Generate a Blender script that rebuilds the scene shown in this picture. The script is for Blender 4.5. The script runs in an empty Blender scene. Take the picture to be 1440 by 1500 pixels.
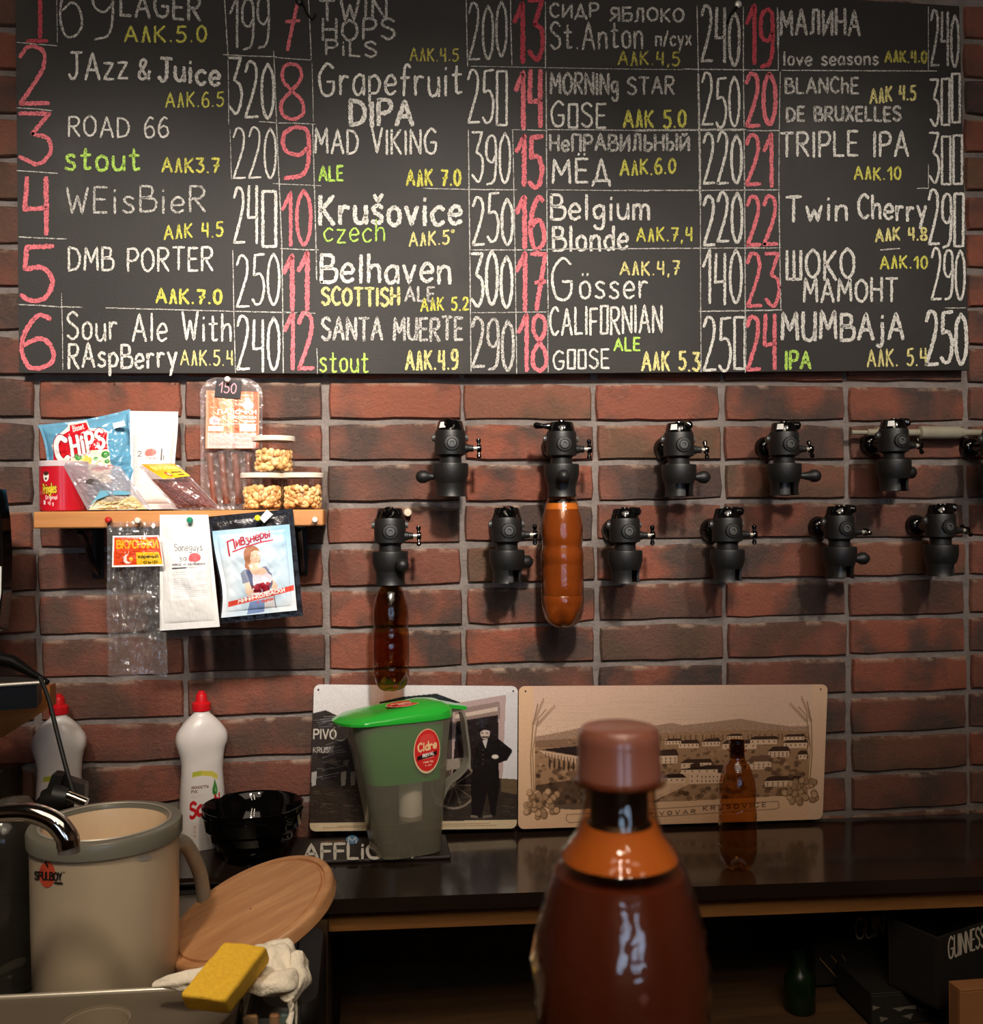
import bpy, math, random
import numpy as np
from mathutils import Vector, Matrix
random.seed(7); rng = np.random.RandomState(11)
SC = bpy.context.scene; COL = SC.collection
PI = math.pi

# ------------------------------------------------------------------ camera
F = 1450.0; YAW = math.radians(7.4); ROLL = 0.0085
CAM = Vector((0.0, -1.813, 1.468))
FW = Vector((math.sin(YAW), math.cos(YAW), 0)); _r = Vector((math.cos(YAW), -math.sin(YAW), 0)); _u = Vector((0, 0, 1))
RT = _r*math.cos(ROLL) - _u*math.sin(ROLL); UP = _u*math.cos(ROLL) + _r*math.sin(ROLL)
cd = bpy.data.cameras.new('camera'); cam = bpy.data.objects.new('camera', cd); COL.objects.link(cam)
m = Matrix((RT, UP, -FW)).transposed().to_4x4(); m.translation = CAM; cam.matrix_world = m
cd.sensor_width = 36; cd.sensor_height = 36; cd.sensor_fit = 'AUTO'; cd.lens = F/1500*36
cd.clip_start = 0.02
cd.dof.use_dof = True; cd.dof.focus_distance = 1.72; cd.dof.aperture_fstop = cd.lens/2.0
SC.camera = cam

# ------------------------------------------------------------------ world, lights, exposure
vs = SC.view_settings
vs.view_transform = 'Standard'; vs.look = 'None'; vs.gamma = 1; vs.exposure = 0.0; vs.use_curve_mapping = False
W = bpy.data.worlds.new('world'); SC.world = W; W.use_nodes = True
bg = W.node_tree.nodes['Background']; bg.inputs[0].default_value = (0.62, 0.78, 1.0, 1); bg.inputs[1].default_value = 5.0
SC.cycles.max_bounces = 14; SC.cycles.transparent_max_bounces = 24; SC.cycles.transmission_bounces = 12
SC.cycles.use_denoising = True; SC.cycles.sample_clamp_indirect = 6.0; SC.cycles.caustics_reflective = False

def spot(loc, aim, watts, deg, col, rad=0.03, blend=0.9):
    l = bpy.data.lights.new('spot', 'SPOT'); l.energy = watts; l.spot_size = math.radians(deg); l.spot_blend = blend
    l.color = col; l.shadow_soft_size = rad
    o = bpy.data.objects.new('spot_lamp', l); COL.objects.link(o); o.location = loc
    o.rotation_euler = (Vector(aim)-Vector(loc)).to_track_quat('-Z', 'Y').to_euler()
    return o
def area(loc, aim, watts, sx, sy, col):
    l = bpy.data.lights.new('area', 'AREA'); l.energy = watts; l.shape = 'RECTANGLE'; l.size = sx; l.size_y = sy; l.color = col
    o = bpy.data.objects.new('area_lamp', l); COL.objects.link(o); o.location = loc
    o.rotation_euler = (Vector(aim)-Vector(loc)).to_track_quat('-Z', 'Y').to_euler()
    return o
WARM = (1.0, 0.84, 0.66); NEUT = (1.0, 0.91, 0.82)
SPOTS = [((-0.60, -2.0, 2.88), (-0.40, 0, 1.66), 225, 29, NEUT),
         ((0.25, -2.1, 2.88), (0.12, 0, 1.60), 330, 33, NEUT),
         ((1.10, -2.0, 2.88), (0.86, 0, 1.70), 125, 32, NEUT),
         ((-0.55, -1.70, 2.86), (-0.30, -0.74, 0.95), 62, 33, WARM)]
for s in SPOTS: spot(*s, rad=0.085, blend=1.0)
area((0.2, -2.2, 2.93), (0.2, -2.2, 0), 25, 2.2, 1.6, WARM)

# ------------------------------------------------------------------ picture point -> world point
def ray(px, py): return FW + RT*((px-720)/F) + UP*((750-py)/F)
def P(px, py, d):
    r = ray(px, py); return CAM + r*((-d-CAM.y)/r.y)
def PZ(px, py, z):
    r = ray(px, py); return CAM + r*((z-CAM.z)/r.z)
def PC(px, py, z):      # at camera depth z
    return CAM + ray(px, py)*z
def Pn(px, py, d):      # numpy arrays
    px = np.asarray(px, float); py = np.asarray(py, float); d = np.asarray(d, float)+0*px
    fw = np.array(FW); rt = np.array(RT); up = np.array(UP)
    r = fw + ((px-720)/F)[..., None]*rt + ((750-py)/F)[..., None]*up
    t = (-d-CAM.y)/r[..., 1]
    return np.array(CAM) + r*t[..., None]

def ctz(x): return .890-.0155*(x+.3)      # the back counter drops a hair to the right
def PT(px, py, e=0.0):
    z = .885
    for _ in range(5): p = PZ(px, py, z+e); z = ctz(p.x)
    return PZ(px, py, z+e)
def inv_quad(q, x, y):
    u = v = .5
    for _ in range(12):
        a, b, c, d = q; X = (a[0]*(1-u)+b[0]*u)*(1-v)+(d[0]*(1-u)+c[0]*u)*v-x; Y = (a[1]*(1-u)+b[1]*u)*(1-v)+(d[1]*(1-u)+c[1]*u)*v-y
        xu = (b[0]-a[0])*(1-v)+(c[0]-d[0])*v; yu = (b[1]-a[1])*(1-v)+(c[1]-d[1])*v; xv = (d[0]-a[0])*(1-u)+(c[0]-b[0])*u; yv = (d[1]-a[1])*(1-u)+(c[1]-b[1])*u
        D = xu*yv-xv*yu; u -= (X*yv-xv*Y)/D; v -= (xu*Y-X*yu)/D
    return u, v

# ------------------------------------------------------------------ materials
def lin(c):
    return tuple((x/255/12.92 if x <= 10 else ((x/255+0.055)/1.055)**2.4) for x in c)
def lin4(c): return (*lin(c), 1)
MATS = {}
def new_mat(name):
    mt = bpy.data.materials.new(name); mt.use_nodes = True
    nt = mt.node_tree; b = nt.nodes['Principled BSDF']; return mt, nt, b
def mix_rgb(nt, fac, a, b):
    n = nt.nodes.new('ShaderNodeMix'); n.data_type = 'RGBA'
    for s, v in ((n.inputs[0], fac), (n.inputs[6], a), (n.inputs[7], b)):
        if hasattr(v, 'is_linked') or hasattr(v, 'links'): nt.links.new(v, s)
        else: s.default_value = v
    return n.outputs[2]
def noise(nt, scale, detail=4, rough=0.6, coord='Object', vec=None):
    t = nt.nodes.new('ShaderNodeTexNoise'); t.inputs['Scale'].default_value = scale
    t.inputs['Detail'].default_value = detail; t.inputs['Roughness'].default_value = rough
    if vec is None:
        tc = nt.nodes.new('ShaderNodeTexCoord'); vec = tc.outputs[coord]
    nt.links.new(vec, t.inputs['Vector']); return t.outputs['Fac']
def ramp(nt, src, stops, interp='LINEAR'):
    r = nt.nodes.new('ShaderNodeValToRGB'); r.color_ramp.interpolation = interp
    while len(r.color_ramp.elements) > 1: r.color_ramp.elements.remove(r.color_ramp.elements[0])
    r.color_ramp.elements[0].position = stops[0][0]; r.color_ramp.elements[0].color = stops[0][1]
    for p, c in stops[1:]:
        e = r.color_ramp.elements.new(p); e.color = c
    nt.links.new(src, r.inputs[0]); return r.outputs[0]
def bump(nt, b, h, dist, strength=1.0):
    n = nt.nodes.new('ShaderNodeBump'); n.inputs['Distance'].default_value = dist; n.inputs['Strength'].default_value = strength
    nt.links.new(h, n.inputs['Height']); nt.links.new(n.outputs[0], b.inputs['Normal'])
def M(name, col, rough=0.5, metal=0.0, var=0.0, vs_=30, bmp=0.0, bs=60, spec=None, coat=0.0, trans=0.0, ior=None, sss=0.0, bd=4):
    """plain Principled with a procedural mottle (var) and fine relief (bmp, metres)"""
    if name in MATS: return MATS[name]
    mt, nt, b = new_mat(name)
    c = lin(col)
    if var > 0:
        f = noise(nt, vs_)
        lo = tuple(x*(1-var) for x in c)+(1,); hi = tuple(min(1, x*(1+var)) for x in c)+(1,)
        nt.links.new(ramp(nt, f, [(0.3, lo), (0.7, hi)]), b.inputs['Base Color'])
    else: b.inputs['Base Color'].default_value = (*c, 1)
    b.inputs['Roughness'].default_value = rough; b.inputs['Metallic'].default_value = metal
    if bmp > 0: bump(nt, b, noise(nt, bs, bd), bmp)
    if spec is not None: b.inputs['Specular IOR Level'].default_value = spec
    if coat: b.inputs['Coat Weight'].default_value = coat; b.inputs['Coat Roughness'].default_value = 0.08
    if trans: b.inputs['Transmission Weight'].default_value = trans
    if ior: b.inputs['IOR'].default_value = ior
    if sss:
        b.inputs['Subsurface Weight'].default_value = sss; b.inputs['Subsurface Radius'].default_value = (0.02, 0.008, 0.003)
    MATS[name] = mt; return mt
def film(name, tint, rough=0.06, haze=0.0, hazecol=(200, 200, 200), bmp=0.0, bs=60, refl=1.0):
    """thin clear plastic or glass wall: tinted see-through plus a fresnel gloss, some milky haze"""
    if name in MATS: return MATS[name]
    mt, nt, b = new_mat(name); nt.nodes.remove(b)
    out = nt.nodes['Material Output']
    tr = nt.nodes.new('ShaderNodeBsdfTransparent'); tr.inputs[0].default_value = (*tint, 1)
    gl = nt.nodes.new('ShaderNodeBsdfGlossy'); gl.inputs['Roughness'].default_value = rough
    fr = nt.nodes.new('ShaderNodeFresnel'); ge = nt.nodes.new('ShaderNodeNewGeometry'); io = nt.nodes.new('ShaderNodeMapRange')
    io.inputs[3].default_value = 1.5; io.inputs[4].default_value = 1/1.5; nt.links.new(ge.outputs['Backfacing'], io.inputs[0]); nt.links.new(io.outputs[0], fr.inputs[0])
    mul = nt.nodes.new('ShaderNodeMath'); mul.operation = 'MULTIPLY'; mul.inputs[1].default_value = refl; mul.use_clamp = True
    nt.links.new(fr.outputs[0], mul.inputs[0])
    base = tr.outputs[0]
    if haze > 0:
        df = nt.nodes.new('ShaderNodeBsdfDiffuse'); df.inputs[0].default_value = lin4(hazecol)
        tl = nt.nodes.new('ShaderNodeBsdfTranslucent'); tl.inputs[0].default_value = lin4(hazecol)
        ad = nt.nodes.new('ShaderNodeMixShader'); ad.inputs[0].default_value = 0.4
        nt.links.new(df.outputs[0], ad.inputs[1]); nt.links.new(tl.outputs[0], ad.inputs[2])
        mh = nt.nodes.new('ShaderNodeMixShader'); mh.inputs[0].default_value = haze
        nt.links.new(base, mh.inputs[1]); nt.links.new(ad.outputs[0], mh.inputs[2]); base = mh.outputs[0]
    mx = nt.nodes.new('ShaderNodeMixShader')
    nt.links.new(mul.outputs[0], mx.inputs[0]); nt.links.new(base, mx.inputs[1]); nt.links.new(gl.outputs[0], mx.inputs[2])
    if bmp > 0:
        n = nt.nodes.new('ShaderNodeBump'); n.inputs['Distance'].default_value = bmp
        nt.links.new(noise(nt, bs, 3), n.inputs['Height']); nt.links.new(n.outputs[0], gl.inputs['Normal'])
    nt.links.new(mx.outputs[0], out.inputs[0]); MATS[name] = mt; return mt
def M_print(name, rough=0.4, bmp=0.0, bs=80, coat=0.0, film_haze=None):
    """flat print: colours come from the mesh's own colour layer"""
    if name in MATS: return MATS[name]
    mt, nt, b = new_mat(name)
    a = nt.nodes.new('ShaderNodeVertexColor'); a.layer_name = 'print'
    nt.links.new(a.outputs[0], b.inputs['Base Color']); b.inputs['Roughness'].default_value = rough
    if bmp: bump(nt, b, noise(nt, bs, 3), bmp)
    if coat: b.inputs['Coat Weight'].default_value = coat; b.inputs['Coat Roughness'].default_value = 0.1
    MATS[name] = mt; return mt
def M_wood(name, c1, c2, rough=0.45, scale=(3, 30, 30), coat=0.0):
    if name in MATS: return MATS[name]
    mt, nt, b = new_mat(name)
    tc = nt.nodes.new('ShaderNodeTexCoord'); mp = nt.nodes.new('ShaderNodeMapping'); mp.inputs['Scale'].default_value = scale
    nt.links.new(tc.outputs['Object'], mp.inputs[0])
    f = noise(nt, 1.6, 6, 0.62, vec=mp.outputs[0]); 
    nt.links.new(ramp(nt, f, [(0.28, lin4(c1)), (0.5, lin4([(x+y)/2 for x, y in zip(c1, c2)])), (0.68, lin4(c2))]), b.inputs['Base Color'])
    b.inputs['Roughness'].default_value = rough; bump(nt, b, f, 0.0006)
    if coat: b.inputs['Coat Weight'].default_value = coat
    MATS[name] = mt; return mt

# ------------------------------------------------------------------ mesh helpers
class MB:
    def __init__(s): s.v = []; s.f = []; s.mi = []; s.sm = []
    def add(s, verts, faces, mi=0, smooth=True):
        o = len(s.v); s.v += [tuple(v) for v in verts]
        for f in faces: s.f.append(tuple(i+o for i in f)); s.mi.append(mi); s.sm.append(smooth)
        return s
    def box(s, c, size, bev=0.0, mi=0, rot=None):
        hx, hy, hz = [a/2 for a in size]; b = min(bev, hx*.9, hy*.9, hz*.9)
        if b <= 0:
            vs = [(x, y, z) for x in (-hx, hx) for y in (-hy, hy) for z in (-hz, hz)]
            fs = [(0, 1, 3, 2), (4, 6, 7, 5), (0, 4, 5, 1), (2, 3, 7, 6), (0, 2, 6, 4), (1, 5, 7, 3)]
        else:
            vs = []; fs = []
            idx = {}
            for sx in (-1, 1):
                for sy in (-1, 1):
                    for sz in (-1, 1):
                        for ax in range(3):
                            p = [sx*hx, sy*hy, sz*hz]
                            for k in range(3):
                                if k != ax: p[k] -= (sx, sy, sz)[k]*b
                            idx[(sx, sy, sz, ax)] = len(vs); vs.append(tuple(p))
            for ax in range(3):
                a1, a2 = [k for k in range(3) if k != ax]
                for sg in (-1, 1):
                    q = []
                    for u, w in ((-1, -1), (1, -1), (1, 1), (-1, 1)):
                        s3 = [0, 0, 0]; s3[ax] = sg; s3[a1] = u; s3[a2] = w; q.append(idx[(*s3, ax)])
                    fs.append(q)
            for ax in range(3):
                a1, a2 = [k for k in range(3) if k != ax]
                for u in (-1, 1):
                    for w in (-1, 1):
                        q = []
                        for (sg, who) in ((-1, a1), (1, a1), (1, a2), (-1, a2)):
                            s3 = [0, 0, 0]; s3[ax] = sg; s3[a1] = u; s3[a2] = w; q.append(idx[(*s3, who)])
                        fs.append(q)
            for sx in (-1, 1):
                for sy in (-1, 1):
                    for sz in (-1, 1): fs.append([idx[(sx, sy, sz, a)] for a in range(3)])
        if rot is not None: vs = [rot @ Vector(v) for v in vs]
        vs = [(v[0]+c[0], v[1]+c[1], v[2]+c[2]) for v in vs]
        return s.add(vs, fs, mi, False)
    def lathe(s, prof, seg=32, origin=(0, 0, 0), axis='z', mi=0, cap0=False, cap1=False, mod=None, rot=None):
        """prof: (r, h) list; mod(angle, r, h) -> r"""
        vs = []; fs = []
        for (r, h) in prof:
            for k in range(seg):
                a = 2*PI*k/seg; rr = mod(a, r, h) if mod else r
                x, y = rr*math.cos(a), rr*math.sin(a)
                p = {'z': (x, y, h), 'x': (h, x, y), 'y': (x, h, y)}[axis]
                vs.append(p)
        n = len(prof)
        for i in range(n-1):
            for k in range(seg):
                k2 = (k+1) % seg; fs.append((i*seg+k, i*seg+k2, (i+1)*seg+k2, (i+1)*seg+k))
        if cap0: fs.append(tuple(range(seg))[::-1])
        if cap1: fs.append(tuple((n-1)*seg+k for k in range(seg)))
        if rot is not None: vs = [rot @ Vector(v) for v in vs]
        vs = [(v[0]+origin[0], v[1]+origin[1], v[2]+origin[2]) for v in vs]
        return s.add(vs, fs, mi)
    def tube(s, pts, r, seg=12, mi=0, cap=True):
        pts = [Vector(p) for p in pts]; n = len(pts); rs = r if hasattr(r, '__len__') else [r]*n
        vs = []; fs = []; up = Vector((0.13, 0.27, 0.95)).normalized(); prev = None
        for i, p in enumerate(pts):
            t = (pts[min(i+1, n-1)]-pts[max(i-1, 0)]).normalized()
            u = (prev - t*prev.dot(t)) if prev else t.cross(up)
            if u.length < 1e-5: u = t.orthogonal()
            u.normalize(); w = t.cross(u); prev = u
            for k in range(seg):
                a = 2*PI*k/seg; vs.append(p+(u*math.cos(a)+w*math.sin(a))*rs[i])
        for i in range(n-1):
            for k in range(seg):
                k2 = (k+1) % seg; fs.append((i*seg+k, i*seg+k2, (i+1)*seg+k2, (i+1)*seg+k))
        if cap: fs.append(tuple(range(seg))[::-1]); fs.append(tuple((n-1)*seg+k for k in range(seg)))
        return s.add(vs, fs, mi)
    def ball(s, c, r, seg=14, rings=8, scale=(1, 1, 1), mi=0):
        prof = [(max(1e-5, math.sin(PI*i/rings))*1, -math.cos(PI*i/rings)) for i in range(rings+1)]
        vs = []; fs = []
        for (q, h) in prof:
            for k in range(seg):
                a = 2*PI*k/seg; vs.append((c[0]+r*scale[0]*q*math.cos(a), c[1]+r*scale[1]*q*math.sin(a), c[2]+r*scale[2]*h))
        for i in range(rings):
            for k in range(seg):
                k2 = (k+1) % seg; fs.append((i*seg+k, i*seg+k2, (i+1)*seg+k2, (i+1)*seg+k))
        return s.add(vs, fs, mi)
    def prism(s, loop, off, mi=0, smooth=False):
        """closed loop of 3-D points extruded by vector off"""
        n = len(loop); off = Vector(off); a = [Vector(p) for p in loop]; b = [p+off for p in a]
        fs = [tuple(range(n))[::-1], tuple(range(n, 2*n))]+[(i, (i+1) % n, n+(i+1) % n, n+i) for i in range(n)]
        return s.add(a+b, fs, mi, smooth)
def catmull(pts, n=8):
    pts = [Vector(p) for p in pts]; out = []
    q = [pts[0]*2-pts[1]]+pts+[pts[-1]*2-pts[-2]]
    for i in range(1, len(q)-2):
        for k in range(n):
            t = k/n; a, b, c, d = q[i-1], q[i], q[i+1], q[i+2]
            out.append(0.5*((2*b)+(c-a)*t+(2*a-5*b+4*c-d)*t*t+(-a+3*b-3*c+d)*t**3))
    out.append(pts[-1]); return out
def mesh_of(name, mb, mats):
    me = bpy.data.meshes.new(name); me.from_pydata(mb.v, [], mb.f)
    for mt in (mats if isinstance(mats, (list, tuple)) else [mats]): me.materials.append(mt)
    me.polygons.foreach_set('material_index', mb.mi); me.polygons.foreach_set('use_smooth', mb.sm)
    import bmesh
    bm = bmesh.new(); bm.from_mesh(me); bmesh.ops.recalc_face_normals(bm, faces=bm.faces); bm.to_mesh(me); bm.free()
    if any(mb.sm): me.set_sharp_from_angle(angle=math.radians(38))
    me.update(); return me
def obj(name, mb, mats, parent=None, loc=None, rot=None):
    me = mesh_of(name, mb, mats) if isinstance(mb, MB) else mb
    o = bpy.data.objects.new(name, me); COL.objects.link(o)
    if parent is not None: o.parent = parent
    if loc is not None: o.location = loc
    if rot is not None: o.rotation_euler = rot
    return o
def thing(name, label, cat, loc=(0, 0, 0), rotz=0, group=None):
    o = bpy.data.objects.new(name, None); COL.objects.link(o); o.empty_display_size = 0.02
    o.location = loc; o.rotation_euler = (0, 0, rotz); tag(o, label, cat, group); return o
def tag(o, label, cat, group=None, kind=None):
    o['label'] = label; o['category'] = cat
    if group: o['group'] = group
    if kind: o['kind'] = kind
    return o
def struct(o): o['kind'] = 'structure'; return o
def rel(o_parent, pts):
    """world points -> the parent's local frame"""
    T = Matrix.LocRotScale(o_parent.location, o_parent.rotation_euler, None).inverted()
    return [T @ Vector(p) for p in pts]
def grid_obj(name, XYZ, mat, parent=None, colors=None, cyclic=False, solid=0.0):
    """XYZ (nv, nu, 3) world coordinates; colors (nv, nu, 3) sRGB 0..255"""
    nv, nu = XYZ.shape[:2]; v = XYZ.reshape(-1, 3)
    if parent is not None:
        T = np.array(Matrix.LocRotScale(parent.location, parent.rotation_euler, None).inverted())
        v = v @ T[:3, :3].T + T[:3, 3]
    idx = np.arange(nv*nu).reshape(nv, nu)
    a = idx[:-1, :-1].ravel(); b = idx[:-1, 1:].ravel(); c = idx[1:, 1:].ravel(); d = idx[1:, :-1].ravel()
    q = np.stack([a, d, c, b], 1); 
    me = bpy.data.meshes.new(name); me.vertices.add(len(v)); me.vertices.foreach_set('co', v.astype(np.float32).ravel())
    me.loops.add(q.size); me.loops.foreach_set('vertex_index', q.ravel().astype(np.int32))
    me.polygons.add(len(q)); me.polygons.foreach_set('loop_start', (np.arange(len(q))*4).astype(np.int32))
    me.update(calc_edges=True); me.validate()
    me.polygons.foreach_set('use_smooth', np.ones(len(me.polygons), bool))
    if colors is not None:
        c_ = np.clip(colors, 0, 255)/255.0; c_ = np.where(c_ <= .04, c_/12.92, ((c_+.055)/1.055)**2.4)
        at = me.color_attributes.new('print', 'FLOAT_COLOR', 'POINT')
        at.data.foreach_set('color', np.concatenate([c_.reshape(-1, 3), np.ones((nv*nu, 1))], 1).astype(np.float32).ravel())
    me.materials.append(mat)
    o = bpy.data.objects.new(name, me); COL.objects.link(o)
    if parent is not None: o.parent = parent
    if solid:
        md = o.modifiers.new('thick', 'SOLIDIFY'); md.thickness = solid; md.offset = 0
    return o
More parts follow.
